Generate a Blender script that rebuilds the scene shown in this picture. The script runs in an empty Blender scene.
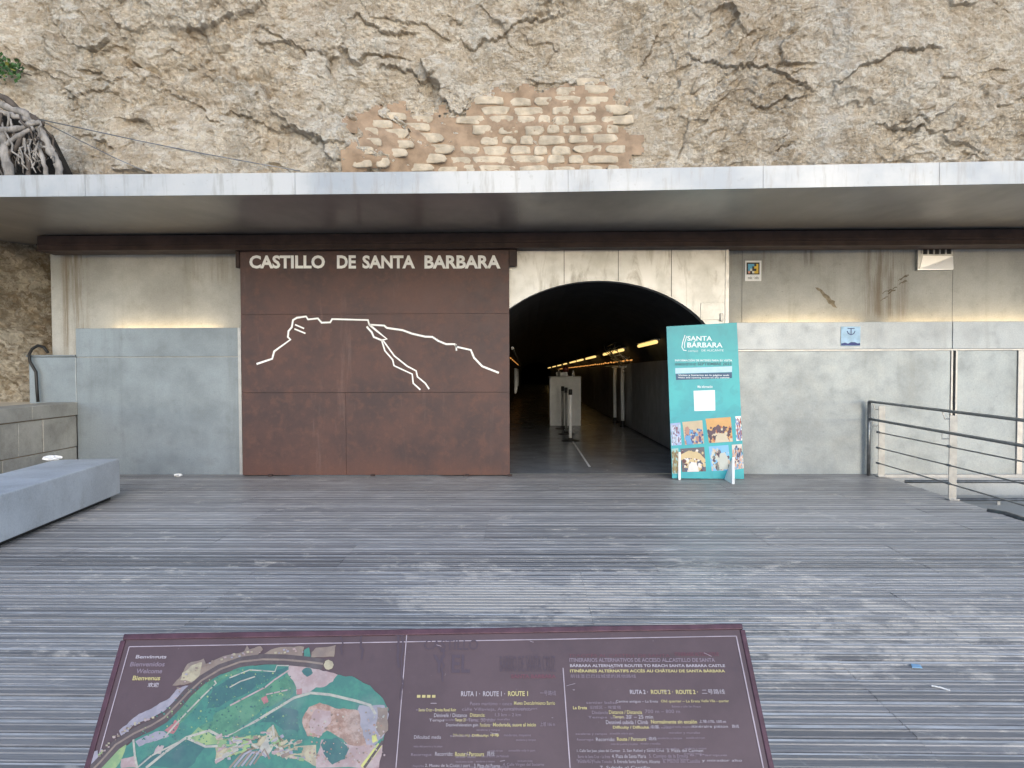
import bpy, math, random
import numpy as np
from mathutils import Matrix, Vector
random.seed(7); rng = np.random.RandomState(11)
sc = bpy.context.scene
COL = sc.collection

# ------------------------------------------------------------------ camera, sky, sun, exposure
CAM = Vector((0, -10.5, 1.6)); F = 740.0
YAW, PITCH, ROLL = 1.2, 1.7, -0.2
cd = bpy.data.cameras.new('camera'); cam = bpy.data.objects.new('camera', cd); COL.objects.link(cam)
cd.sensor_width = 36; cd.lens = F / 1024 * 36; cd.clip_start = .05; cd.clip_end = 2000
ROT = Matrix.Rotation(math.radians(YAW), 3, 'Z') @ Matrix.Rotation(math.radians(90 - PITCH), 3, 'X') @ Matrix.Rotation(math.radians(ROLL), 3, 'Z')
cam.matrix_world = Matrix.Translation(CAM) @ ROT.to_4x4()
sc.camera = cam
w = bpy.data.worlds.new('World'); sc.world = w; w.use_nodes = True
SUN_EL, SUN_AZ = math.radians(20), math.radians(14)      # soft light from behind the viewer, a little from the right
nt = w.node_tree; bg = nt.nodes['Background']; sk = nt.nodes.new('ShaderNodeTexSky')
sk.sky_type = 'NISHITA'; sk.sun_disc = False; sk.sun_elevation = SUN_EL; sk.sun_rotation = math.pi - SUN_AZ
sk.air_density = 1.0; sk.dust_density = 1.0; sk.ozone_density = 2.0
nt.links.new(sk.outputs[0], bg.inputs[0]); bg.inputs[1].default_value = .15
sd = bpy.data.lights.new('sun', 'SUN'); sun = bpy.data.objects.new('sun', sd); COL.objects.link(sun)
sd.energy = .75; sd.angle = math.radians(60); sd.color = (1, .99, .97)
sdir = Vector((math.sin(SUN_AZ) * math.cos(SUN_EL), -math.cos(SUN_AZ) * math.cos(SUN_EL), math.sin(SUN_EL)))
sun.rotation_euler = sdir.to_track_quat('Z', 'Y').to_euler(); sun.location = (0, -20, 20)
sc.view_settings.view_transform = 'Standard'; sc.view_settings.look = 'None'
sc.view_settings.exposure = .92; sc.view_settings.gamma = 1; sc.view_settings.use_curve_mapping = False

# ------------------------------------------------------------------ helpers
def s2l(c): return tuple((v/255/12.92 if v/255 <= .04045 else ((v/255+.055)/1.055)**2.4) for v in c)
def ray(x, y): return ROT @ Vector((x-512, 384-y, -F))
def at(x, y, ax, val):
    d = ray(x, y); t = (val - CAM[ax]) / d[ax]; return CAM + d*t
def onplane(x, y, o, n):
    d = ray(x, y); return CAM + d * ((o-CAM).dot(n) / d.dot(n))
def wx(x, y=400, Y=0): return at(x, y, 1, Y).x
def wz(y, x=512, Y=0): return at(x, y, 1, Y).z

class N:                                    # tiny node builder
    def __init__(s, name):
        s.m = bpy.data.materials.new(name); s.m.use_nodes = True; s.t = s.m.node_tree
        s.b = s.t.nodes['Principled BSDF']
        s.pos = s.t.nodes.new('ShaderNodeNewGeometry').outputs['Position']
    def n(s, typ, ins=None, **kw):
        q = s.t.nodes.new(typ)
        for k, v in kw.items(): setattr(q, k, v)
        for k, v in (ins or {}).items():
            if isinstance(v, bpy.types.NodeSocket): s.t.links.new(v, q.inputs[k])
            else: q.inputs[k].default_value = v
        return q
    def math(s, op, a, b=0.0, c=None, clamp=False):
        i = {0: a, 1: b}
        if c is not None: i[2] = c
        return s.n('ShaderNodeMath', i, operation=op, use_clamp=clamp).outputs[0]
    def scaled(s, v, off=(0, 0, 0)):
        return s.n('ShaderNodeMapping', {'Vector': s.pos, 'Scale': v, 'Location': off}).outputs[0]
    def noise(s, scale=5, detail=6, rough=.55, stretch=(1, 1, 1), off=(0, 0, 0), dist=0.0):
        return s.n('ShaderNodeTexNoise', {'Vector': s.scaled(stretch, off), 'Scale': scale, 'Detail': detail, 'Roughness': rough, 'Distortion': dist}).outputs[0]
    def ramp(s, f, a, b):                   # smooth 0..1 between a and b
        return s.n('ShaderNodeMapRange', {'Value': f, 'From Min': a, 'From Max': b}, interpolation_type='SMOOTHSTEP').outputs[0]
    def mix(s, f, a, b, mode='MIX'):
        q = s.n('ShaderNodeMix', {0: f, 6: a, 7: b}, data_type='RGBA', blend_type=mode); return q.outputs[2]
    def rgb(s, c): return s.n('ShaderNodeRGB').outputs[0] if False else tuple(c)+(1,)
    def xyz(s): return s.n('ShaderNodeSeparateXYZ', {0: s.pos}).outputs
    def bump(s, h, strength=.3, dist=.01):
        q = s.n('ShaderNodeBump', {'Height': h, 'Strength': strength, 'Distance': dist}); s.t.links.new(q.outputs[0], s.b.inputs['Normal'])
    def set(s, k, v):
        if isinstance(v, bpy.types.NodeSocket): s.t.links.new(v, s.b.inputs[k])
        else: s.b.inputs[k].default_value = v

def plain(name, c, rough=.6, metal=0, var=.15, scale=8, bump=.1, bscale=60, stretch=(1, 1, 1), emit=None, es=1, spec=.5):
    k = N(name); n1 = k.noise(scale, 6, .6, stretch)
    f = k.ramp(n1, .3, .7)
    a = k.rgb([min(1, x*(1+var)) for x in c]); b = k.rgb([x*(1-var) for x in c])
    k.set('Base Color', k.mix(f, a, b)); k.set('Metallic', metal)
    k.set('Roughness', k.math('ADD', k.math('MULTIPLY', n1, .2), rough-.1)); k.set('Specular IOR Level', spec)
    if bump: k.bump(k.noise(bscale, 3, .6, stretch), bump, .004)
    if emit: k.set('Emission Color', tuple(emit)+(1,)); k.set('Emission Strength', es)
    return k.m

class G:                                    # mesh collector
    def __init__(s): s.v = []; s.f = []; s.mi = []; s.cur = 0
    def add(s, v, f):
        b = len(s.v); s.v += [tuple(p) for p in v]; s.f += [tuple(i+b for i in q) for q in f]; s.mi += [s.cur]*len(f); return s
    def box(s, x0, x1, y0, y1, z0, z1, M=None):
        v = [Vector(p) for p in [(x0,y0,z0),(x1,y0,z0),(x1,y1,z0),(x0,y1,z0),(x0,y0,z1),(x1,y0,z1),(x1,y1,z1),(x0,y1,z1)]]
        if M is not None: v = [M @ p for p in v]
        return s.add(v, [(0,3,2,1),(4,5,6,7),(0,1,5,4),(1,2,6,5),(2,3,7,6),(3,0,4,7)])
    def prism(s, pts, d):                   # closed polygon pts extruded by vector d
        n = len(pts); pts = [Vector(p) for p in pts]; d = Vector(d)
        nrm = Vector((0, 0, 0))
        for i in range(n):
            nrm += pts[i].cross(pts[(i+1) % n])
        if nrm.dot(d) < 0: pts = pts[::-1]
        v = pts + [p+d for p in pts]
        return s.add(v, [tuple(range(n))[::-1], tuple(range(n, 2*n))] + [(i, (i+1) % n, (i+1) % n+n, i+n) for i in range(n)])
    def tube(s, path, r, n=8, caps=True):
        path = [Vector(p) for p in path]; rs = r if isinstance(r, (list, tuple)) else [r]*len(path)
        b = len(s.v); up = None; v = []; f = []
        for i, p in enumerate(path):
            t = (path[min(i+1, len(path)-1)] - path[max(i-1, 0)]).normalized()
            if up is None: up = t.orthogonal().normalized()
            up = (up - t*up.dot(t)); up = up.normalized() if up.length > 1e-6 else t.orthogonal().normalized()
            w_ = t.cross(up)
            for k in range(n):
                a = 2*math.pi*k/n; v.append(p + (up*math.cos(a) + w_*math.sin(a))*rs[i])
        for i in range(len(path)-1):
            for k in range(n): f.append((i*n+k, i*n+(k+1) % n, (i+1)*n+(k+1) % n, (i+1)*n+k))
        if caps: f += [tuple(range(n))[::-1], tuple((len(path)-1)*n+k for k in range(n))]
        return s.add(v, f)
    def lathe(s, c, prof, n=16):            # prof: (r, z)
        v = []; f = []
        for r, z in prof:
            for k in range(n): a = 2*math.pi*k/n; v.append((c[0]+r*math.cos(a), c[1]+r*math.sin(a), c[2]+z))
        for i in range(len(prof)-1):
            for k in range(n): f.append((i*n+k, i*n+(k+1) % n, (i+1)*n+(k+1) % n, (i+1)*n+k))
        f += [tuple(range(n))[::-1], tuple((len(prof)-1)*n+k for k in range(n))]
        return s.add(v, f)
    def build(s, name, mats, parent=None, bevel=0, smooth=False, loc=None):
        if not isinstance(mats, (list, tuple)): mats = [mats]
        if parent is not None: off = pworld(parent)
        elif loc is not None: off = Vector(loc)
        else:
            a = np.array(s.v); off = Vector(((a[:,0].min()+a[:,0].max())/2, (a[:,1].min()+a[:,1].max())/2, a[:,2].min()))
        me = bpy.data.meshes.new(name); me.from_pydata([tuple(Vector(p)-off) for p in s.v], [], s.f)
        for m in mats: me.materials.append(m)
        me.polygons.foreach_set('material_index', s.mi)
        if smooth: me.polygons.foreach_set('use_smooth', [True]*len(s.f))
        me.update(); o = bpy.data.objects.new(name, me); COL.objects.link(o)
        if parent is not None: o.parent = parent; WP[o.name] = off
        else: o.location = off; WP[o.name] = off
        if bevel:
            b = o.modifiers.new('bevel', 'BEVEL'); b.width = bevel; b.segments = 2; b.limit_method = 'ANGLE'
        return o
WP = {}
def pworld(o): return WP[o.name]
def thing(name, loc, label, cat, group=None):
    o = bpy.data.objects.new(name, None); COL.objects.link(o); o.location = loc; o.empty_display_size = .1; WP[o.name] = Vector(loc)
    tag(o, label, cat, group); return o
def tag(o, label=None, cat=None, group=None, kind=None):
    for k, v in (('label', label), ('category', cat), ('group', group), ('kind', kind)):
        if v: o[k] = v
    return o
def struct(o): o['kind'] = 'structure'; return o
def copytree(o, d, label=None, parent=None):
    c = o.copy(); COL.objects.link(c)
    if parent is None: c.location = o.location + Vector(d)
    else: c.parent = parent
    if label: c['label'] = label
    for ch in list(o.children): copytree(ch, d, None, c)
    return c
def text_mesh(txt, bold=0.0):
    cu = bpy.data.curves.new('t', 'FONT'); cu.body = txt; cu.size = 1; cu.offset = bold; cu.resolution_u = 3
    o = bpy.data.objects.new('t', cu); COL.objects.link(o)
    dg = bpy.context.evaluated_depsgraph_get(); dg.update()
    me = bpy.data.meshes.new_from_object(o.evaluated_get(dg))
    v = [tuple(p.co) for p in me.vertices]; f = [tuple(p.vertices) for p in me.polygons]
    bpy.data.objects.remove(o); bpy.data.meshes.remove(me); bpy.data.curves.remove(cu)
    return v, f
def put_text(g, txt, o, u, v, width, height, bold=0.0, depth=None):
    """writes txt with its lower left at o, along u, up v, fitted to width x height"""
    vs, fs = text_mesh(txt, bold)
    if not vs: return
    a = np.array(vs); x0, x1, y0, y1 = a[:,0].min(), a[:,0].max(), a[:,1].min(), a[:,1].max()
    pts = [o + u*((p[0]-x0)/(x1-x0)*width) + v*((p[1]-y0)/max(y1-y0, 1e-6)*height) for p in vs]
    g.add(pts, fs)
class Flat:                                 # a flat face that decals are laid on
    def __init__(s, o, n): s.o = Vector(o); s.n = Vector(n).normalized()
    def p(s, x, y, off=.002): return onplane(x, y, s.o, s.n) + s.n*off
    def poly(s, g, pts, off=.002):
        g.add([s.p(x, y, off) for x, y in pts], [tuple(range(len(pts)))])
    def line(s, g, pts, wd, off=.002, th=0):
        P = [s.p(x, y, off) for x, y in pts]
        v = []; f = []
        for i, q in enumerate(P):
            d1 = (P[min(i+1, len(P)-1)] - q) if i < len(P)-1 else (q-P[i-1])
            d0 = (q-P[i-1]) if i > 0 else d1
            t = (d0.normalized()+d1.normalized()).normalized(); sd_ = s.n.cross(t).normalized()
            v += [q+sd_*wd/2, q-sd_*wd/2]
        for i in range(len(P)-1): f.append((2*i, 2*i+1, 2*i+3, 2*i+2))
        g.add(v, f)
        if th:
            g.add([p_ - s.n*th for p_ in v], [q[::-1] for q in f])
    def text(s, g, txt, x0, x1, ytop, ybot, off=.002, bold=0.0):
        a = s.p(x0, ybot, off); b = s.p(x1, ybot, off); c = s.p(x0, ytop, off)
        u = (b-a); v = (c-a); v = v - u.normalized()*v.dot(u.normalized())
        put_text(g, txt, a, u.normalized(), v.normalized(), u.length, v.length, bold)

# ------------------------------------------------------------------ materials
def concrete(name, c, streaks=(), rough=.75, var=.18, dark=.6, gloss=0, seed=0, fine=.25, metal=0):
    k = N(name); X, Y, Z = k.xyz()
    big = k.noise(.9, 8, .62, off=(seed, seed, 0)); mid = k.noise(4.5, 8, .6, off=(0, 0, seed)); fin = k.noise(55, 4, .7)
    col = k.mix(k.ramp(big, .35, .68), k.rgb([x*(1+var) for x in c]), k.rgb([x*(1-var) for x in c]))
    col = k.mix(k.math('MULTIPLY', k.ramp(mid, .5, .75), .45), col, k.rgb([c[0]*.72, c[1]*.70, c[2]*.66]))
    ver = k.noise(3.2, 6, .65, (1, 1, .09), (seed*2, 0, 0))
    col = k.mix(k.math('MULTIPLY', k.ramp(ver, .53, .72), .35), col, k.rgb([c[0]*.62, c[1]*.6, c[2]*.55]))
    sp = k.ramp(k.noise(26, 3, .5), .68, .75)
    col = k.mix(k.math('MULTIPLY', sp, .4), col, k.rgb([x*.5 for x in c]))
    for (xc, wd, st, z0, z1, sc_) in streaks:
        m = k.math('SUBTRACT', 1.0, k.math('DIVIDE', k.math('ABSOLUTE', k.math('SUBTRACT', X, xc)), wd), clamp=True)
        m = k.ramp(m, 0, .6)
        line = k.ramp(k.noise(9, 6, .7, (1, 1, .05), (xc, 0, 0)), .42, .62)
        mz = k.math('MULTIPLY', k.ramp(Z, z0, z0+.15), k.math('SUBTRACT', 1.0, k.ramp(Z, z1-.1, z1+.1)))
        m = k.math('MULTIPLY', k.math('MULTIPLY', m, line), k.math('MULTIPLY', mz, st))
        col = k.mix(m, col, k.rgb(sc_))
    col = k.mix(fine, col, k.n('ShaderNodeCombineColor', {0: fin, 1: fin, 2: fin}).outputs[0], 'OVERLAY')
    k.set('Base Color', col); k.set('Metallic', metal)
    k.set('Roughness', k.math('ADD', k.math('MULTIPLY', mid, .3), rough-.15))
    k.bump(k.math('ADD', k.math('MULTIPLY', fin, .5), mid), .25, .006)
    return k.m
WOODISH = s2l((96, 80, 62))
m_up_left = concrete('upper concrete left', s2l((176, 176, 172)), [(-6.62, .26, .75, 1.6, 3.4, s2l((120, 105, 82))), (-4.6, .5, .35, 2.7, 3.4, s2l((130, 116, 96)))], seed=3)
m_up_right = concrete('upper concrete right', s2l((170, 170, 166)), [(5.12, .42, .75, 2.15, 3.4, s2l((122, 110, 92))), (5.15, .3, .4, 2.2, 2.9, s2l((112, 96, 78))), (3.3, .5, .5, 2.8, 3.4, s2l((120, 108, 90))), (4.0, .12, .6, 2.9, 3.4, s2l((90, 80, 66)))], seed=8)
m_panel = concrete('cladding panel', s2l((138, 147, 154)), rough=.42, var=.2, seed=5, metal=.45)
m_panel_light = concrete('cladding panel light', s2l((152, 160, 168)), rough=.42, var=.14, seed=9, metal=.4)
m_block = concrete('masonry block', s2l((160, 157, 150)), seed=1, var=.35)
m_dark_concrete = concrete('inner concrete', s2l((110, 110, 108)), seed=4)
m_pave = concrete('paving', s2l((150, 145, 138)), seed=14)
m_ramp = concrete('ramp concrete', s2l((166, 170, 172)), seed=15)

k = N('brushed plate'); mid = k.noise(2.2, 7, .6); fine = k.noise(30, 4, .7); st = k.ramp(k.noise(3, 8, .7, (1, 1, .35), dist=.8), .5, .68)
c = k.mix(k.ramp(mid, .35, .7), (.64, .64, .63, 1), (.46, .46, .44, 1)); c = k.mix(k.math('MULTIPLY', st, .65), c, (.22, .2, .17, 1))
k.set('Base Color', c); k.set('Metallic', .55); k.set('Roughness', k.math('ADD', k.math('MULTIPLY', fine, .3), .32)); k.bump(fine, .12, .003); m_plate = k.m

k = N('zinc fascia'); a = k.noise(.7, 6, .6, (1, 1, 1)); b = k.noise(11, 6, .7, (1, 1, .12)); sp = k.ramp(k.noise(18, 4, .6), .62, .72)
c = k.mix(k.ramp(a, .35, .65), (.46, .47, .48, 1), (.30, .33, .37, 1)); c = k.mix(k.math('MULTIPLY', k.ramp(b, .5, .68), .5), c, (.25, .24, .22, 1))
c = k.mix(k.math('MULTIPLY', sp, .25), c, (.24, .23, .21, 1))
k.set('Base Color', c); k.set('Metallic', .35); k.set('Roughness', .5); k.bump(b, .08, .004); m_zinc = k.m

k = N('soffit metal'); a = k.noise(1.1, 7, .6, (1, .6, 1)); b = k.noise(6, 6, .6, (1, .3, 1))
c = k.mix(k.ramp(a, .3, .7), (.46, .44, .42, 1), (.32, .31, .30, 1)); k.set('Base Color', c); k.set('Metallic', .75)
k.set('Roughness', k.math('ADD', k.math('MULTIPLY', b, .2), .27)); k.bump(b, .06, .01); m_soffit = k.m

k = N('rusty plate'); X, Y, Z = k.xyz()
a = k.noise(1.3, 9, .65, off=(4, 0, 1)); b = k.noise(7, 8, .7); d = k.noise(4, 7, .7, (1, 1, .12)); fn = k.noise(90, 3, .6)
c = k.mix(k.ramp(a, .35, .68), k.rgb(s2l((88, 62, 57))), k.rgb(s2l((66, 51, 52))))
c = k.mix(k.math('MULTIPLY', k.ramp(b, .48, .66), .5), c, k.rgb(s2l((104, 74, 64))))
c = k.mix(k.math('MULTIPLY', k.ramp(d, .58, .72), .4), c, k.rgb(s2l((120, 98, 92))))
band = k.math('SUBTRACT', 1.0, k.ramp(Z, .0, .3)); c = k.mix(k.math('MULTIPLY', k.math('MULTIPLY', band, .5), k.ramp(d, .3, .6)), c, k.rgb(s2l((104, 68, 56))))
c = k.mix(.2, c, k.n('ShaderNodeCombineColor', {0: fn, 1: fn, 2: fn}).outputs[0], 'OVERLAY')
k.set('Base Color', c); k.set('Roughness', k.math('ADD', k.math('MULTIPLY', b, .3), .38)); k.set('Metallic', .15); k.bump(k.math('ADD', b, fn), .15, .004); m_rust = k.m
m_beam = plain('dark rusty beam', s2l((56, 40, 38)), .6, .1, .3, 5, .2)
m_cut = plain('cut-out letters', (.97, .97, .95), .6, 0, .02, 6, 0)
m_steel = plain('dull galvanised steel', (.42, .43, .44), .42, .8, .15, 12)
m_post = plain('pale rail post', (.33, .34, .345), .45, .5, .12, 12)
m_dsteel = plain('dark rail tube', (.24, .25, .26), .32, .7, .2, 12)
m_black = plain('black rubber', (.012, .012, .013), .5)
m_alu = plain('aluminium trim', (.46, .46, .46), .4, .5, .08, 10)
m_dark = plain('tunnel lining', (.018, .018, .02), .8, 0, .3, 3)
m_wains = plain('dark wall panel', (.26, .28, .31), .35, .2, .15, 3, .05)
m_white = plain('white lacquer', (.88, .89, .9), .45, 0, .05, 5, .02)
m_joint = plain('dark joint', (.03, .03, .03), .8)
m_lamp = plain('warm lamp', (.9, .8, .5), .5, emit=(1, .66, .22), es=.75)
m_lampdim = plain('small warm lamp', (.9, .6, .3), .5, emit=(1, .42, .1), es=.45)
m_led = plain('warm led strip', (.9, .8, .6), .5, emit=(1, .72, .38), es=6.5)
m_tissue = plain('white paper', (.8, .8, .8), .8)
m_bench = concrete('bench concrete', s2l((196, 202, 208)), rough=.6, var=.14, seed=21, fine=.35)

k = N('polished floor'); a = k.noise(2, 6, .6); b = k.noise(14, 5, .6)
X, Y, Z = k.xyz()
k.set('Base Color', k.mix(k.ramp(a, .3, .7), (.30, .32, .35, 1), (.22, .235, .26, 1))); k.set('Roughness', k.math('ADD', k.math('MULTIPLY', b, .15), .17)); k.set('Specular IOR Level', .5)
k.bump(b, .03, .004); m_floor = k.m

# deck boards: every board carries its own grey in the attribute 'tint'
k = N('weathered deck boards'); X, Y, Z = k.xyz()
at_ = k.n('ShaderNodeAttribute', attribute_name='tint').outputs
grain = k.noise(7, 8, .7, (.35, 9, 1)); grain2 = k.noise(30, 5, .7, (.3, 5, 1)); blot = k.noise(1.1, 8, .65); sc2 = k.noise(5, 8, .75, (.8, 1, 1), dist=.6)
c = k.mix(at_['Fac'], k.rgb(s2l((112, 111, 112))), k.rgb(s2l((172, 169, 168))))
c = k.mix(k.math('MULTIPLY', k.ramp(grain, .45, .68), .6), c, k.rgb(s2l((84, 86, 92))))
c = k.mix(k.math('MULTIPLY', k.ramp(grain2, .55, .75), .4), c, k.rgb(s2l((172, 174, 176))))
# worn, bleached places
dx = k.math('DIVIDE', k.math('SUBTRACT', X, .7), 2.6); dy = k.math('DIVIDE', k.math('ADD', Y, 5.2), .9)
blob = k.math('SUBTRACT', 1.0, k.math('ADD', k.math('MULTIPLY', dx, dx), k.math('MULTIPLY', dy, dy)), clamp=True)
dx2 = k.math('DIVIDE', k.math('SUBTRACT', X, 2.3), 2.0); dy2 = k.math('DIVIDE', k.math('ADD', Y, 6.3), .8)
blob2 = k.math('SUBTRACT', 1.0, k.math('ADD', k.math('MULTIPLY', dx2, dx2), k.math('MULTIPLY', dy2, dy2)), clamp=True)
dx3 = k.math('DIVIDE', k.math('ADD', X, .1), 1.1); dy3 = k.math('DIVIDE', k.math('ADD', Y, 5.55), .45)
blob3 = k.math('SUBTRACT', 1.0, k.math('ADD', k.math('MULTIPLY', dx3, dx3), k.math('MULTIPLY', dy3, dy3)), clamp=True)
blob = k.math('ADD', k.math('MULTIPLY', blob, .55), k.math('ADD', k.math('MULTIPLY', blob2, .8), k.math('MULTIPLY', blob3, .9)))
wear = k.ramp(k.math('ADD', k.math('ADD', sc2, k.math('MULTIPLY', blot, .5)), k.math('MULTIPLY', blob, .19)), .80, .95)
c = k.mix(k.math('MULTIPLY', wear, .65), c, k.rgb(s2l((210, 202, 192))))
dk = k.math('MULTIPLY', k.ramp(Y, -3.2, -.6), .55); c = k.mix(k.math('MULTIPLY', dk, k.ramp(blot, .3, .55)), c, k.rgb(s2l((84, 80, 80))))  # canopy shade painted in: boards darken towards the entrance
k.set('Base Color', c); k.set('Roughness', k.math('ADD', k.math('MULTIPLY', grain, .35), .2)); k.set('Specular IOR Level', .6)
k.bump(k.math('ADD', grain, k.math('MULTIPLY', grain2, .6)), .35, .004); m_deck = k.m
k = N('worn sky-lit board edge'); g_ = k.noise(3, 7, .7, (1, 6, 1)); g2 = k.noise(.8, 6, .6)  # wear plus the sky catching on the arris, put into the colour
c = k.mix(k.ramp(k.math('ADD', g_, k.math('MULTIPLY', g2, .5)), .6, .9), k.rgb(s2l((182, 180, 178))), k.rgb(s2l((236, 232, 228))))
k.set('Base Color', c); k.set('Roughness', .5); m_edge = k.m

# cliff rock
def rock_mat(name, warm):
    k = N(name); X, Y, Z = k.xyz()
    a = k.noise(.55, 9, .62, off=(2, 3, 1)); b = k.noise(2.6, 10, .68); ver = k.noise(1.3, 8, .65, (1, 1, .22), (5, 0, 0)); f = k.noise(22, 8, .75); pk = k.noise(7, 9, .72)
    c = k.mix(k.ramp(a, .35, .65), k.rgb(s2l(warm[0])), k.rgb(s2l(warm[1])))
    c = k.mix(k.math('MULTIPLY', k.ramp(b, .48, .68), .6), c, k.rgb(s2l(warm[2])))
    c = k.mix(k.math('MULTIPLY', k.ramp(ver, .52, .64), .6), c, k.rgb(s2l((168, 162, 150))))
    c = k.mix(k.math('MULTIPLY', k.ramp(k.noise(1.1, 7, .6, off=(9, 1, 4)), .56, .68), .45), c, k.rgb(s2l((176, 150, 122))))
    # pale grey run-off stripe and grey patches on the face
    for xc, wd, cc, stg in ((4.78, .42, (142, 144, 146), .6), (-7.3, 1.0, (158, 156, 146), .6), (3.6, .9, (158, 140, 120), .4), (-3.0, .5, (170, 166, 158), .4)):
        m = k.math('SUBTRACT', 1.0, k.math('DIVIDE', k.math('ABSOLUTE', k.math('SUBTRACT', k.math('ADD', X, k.math('MULTIPLY', k.math('SUBTRACT', b, .5), .5)), xc)), wd), clamp=True)
        c = k.mix(k.math('MULTIPLY', k.math('MULTIPLY', k.ramp(m, 0, .6), k.ramp(pk, .36, .56)), stg), c, k.rgb(s2l(cc)))
    c = k.mix(k.math('MULTIPLY', k.ramp(k.noise(.9, 5, .55, (1, 1, .5), (7, 2, 0)), .5, .62), .5), c, k.rgb(s2l(warm[3])))
    c = k.mix(k.math('MULTIPLY', k.ramp(pk, .52, .64), .6), c, k.rgb(s2l(warm[3])))
    wv = k.n('ShaderNodeVectorMath', {0: k.n('ShaderNodeTexNoise', {'Vector': k.pos, 'Scale': 3.0, 'Detail': 7.0, 'Roughness': .65}).outputs[1], 1: (.6, .6, .6)}, operation='MULTIPLY').outputs[0]
    pv = k.n('ShaderNodeVectorMath', {0: k.scaled((1, 1, 1.7)), 1: wv}, operation='ADD').outputs[0]
    for sc_, am in ((2.2, .35), (6.0, .45), (15.0, .4)):
        vc = k.n('ShaderNodeSeparateColor', {0: k.n('ShaderNodeTexVoronoi', {'Vector': pv, 'Scale': sc_}).outputs[1]}).outputs[1]
        c = k.mix(k.math('MULTIPLY', k.ramp(vc, .62, .80), am), c, k.rgb(s2l(warm[2]))); c = k.mix(k.math('MULTIPLY', k.math('SUBTRACT', 1.0, k.ramp(vc, .12, .25)), am), c, k.rgb(s2l(warm[3])))
    c = k.mix(k.math('MULTIPLY', k.math('SUBTRACT', 1.0, k.ramp(f, .33, .44)), .75), c, k.rgb(s2l((134, 116, 96))))
    k.set('Base Color', c); k.set('Roughness', .9); k.set('Specular IOR Level', .2)
    vo = k.n('ShaderNodeTexVoronoi', {'Vector': k.n('ShaderNodeVectorMath', {0: k.scaled((1, 1, 1.5)), 1: k.n('ShaderNodeVectorMath', {0: k.n('ShaderNodeTexNoise', {'Vector': k.pos, 'Scale': 4.0, 'Detail': 5.0}).outputs[1], 1: (.35, .35, .35)}, operation='MULTIPLY').outputs[0]}, operation='ADD').outputs[0], 'Scale': 9.0}).outputs
    vg = k.n('ShaderNodeSeparateColor', {0: vo[1]}).outputs[0]
    hsum = k.math('ADD', k.math('ADD', k.math('MULTIPLY', f, .9), k.math('MULTIPLY', pk, .9)), k.math('MULTIPLY', vg, .35))
    k.bump(hsum, 1.0, .085)
    return k.m
m_cliff = rock_mat('limestone cliff', ((238, 224, 202), (222, 206, 182), (190, 172, 148), (246, 240, 228)))
m_rocklow = rock_mat('ochre rock', ((216, 200, 174), (190, 170, 142), (140, 122, 98), (236, 228, 212)))
m_mortar = plain('old mortar', s2l((152, 130, 108)), .9, 0, .25, 5, 1.0, 22)
m_stone = plain('old cut stone', s2l((186, 173, 153)), .9, 0, .24, 5, 1.0, 26)

# ------------------------------------------------------------------ numpy noise for the rock
def vnoise(x, y, seed):
    r = np.random.RandomState(seed); T = r.rand(256, 256)
    xi = np.floor(x).astype(int); yi = np.floor(y).astype(int); fx = x-xi; fy = y-yi
    fx = fx*fx*fx*(fx*(fx*6-15)+10); fy = fy*fy*fy*(fy*(fy*6-15)+10)
    a = T[xi % 256, yi % 256]; b = T[(xi+1) % 256, yi % 256]; c_ = T[xi % 256, (yi+1) % 256]; d_ = T[(xi+1) % 256, (yi+1) % 256]
    return (a*(1-fx)+b*fx)*(1-fy)+(c_*(1-fx)+d_*fx)*fy
def fbm(x, y, seed, o=6, g=.5, ridge=False):
    s = 0; A = 1; t = 0
    for i in range(o):
        q = vnoise(x*2**i+i*17.3, y*2**i+i*9.1, seed+i)
        if ridge: q = 1-abs(2*q-1)
        s = s+A*q; t += A; A *= g
    return s/t
def saw(v, sharp=.12):                      # rises slowly, drops off fast: a ledge with its undercut
    f = v-np.floor(v); return np.where(f < 1-sharp, f/(1-sharp), (1-f)/sharp)
def worley(x, y, seed):
    r = np.random.RandomState(seed); jx = r.rand(64, 64); jy = r.rand(64, 64); hh = r.rand(64, 64)
    xi = np.floor(x).astype(int); yi = np.floor(y).astype(int); d1 = np.full(x.shape, 9.); d2 = np.full(x.shape, 9.); h = np.zeros(x.shape)
    for i in (-1, 0, 1):
        for j in (-1, 0, 1):
            cx = xi+i; cy = yi+j; d = np.hypot(cx+jx[cx % 64, cy % 64]-x, cy+jy[cx % 64, cy % 64]-y)
            n_ = d < d1; d2 = np.where(n_, d1, np.minimum(d2, d)); h = np.where(n_, hh[cx % 64, cy % 64], h); d1 = np.where(n_, d, d1)
    return d1, d2, h
def facets(x, y, seed, slope=1.0):
    """broken rock: every cell is its own tilted plane, so neighbours meet in steps"""
    r = np.random.RandomState(seed); n = 128; jx = r.rand(n, n); jy = r.rand(n, n); hh = r.rand(n, n)-.5; gx = r.randn(n, n); gy = r.randn(n, n)
    xi = np.floor(x).astype(int); yi = np.floor(y).astype(int); d1 = np.full(x.shape, 9.); h = np.zeros(x.shape)
    for i in (-1, 0, 1):
        for j in (-1, 0, 1):
            a, b = (xi+i) % n, (yi+j) % n; dx = x-(xi+i+jx[a, b]); dy = y-(yi+j+jy[a, b]); d = np.hypot(dx, dy); k_ = d < d1
            h = np.where(k_, hh[a, b]+slope*(gx[a, b]*dx+gy[a, b]*dy)*.45, h); d1 = np.where(k_, d, d1)
    return h
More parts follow.
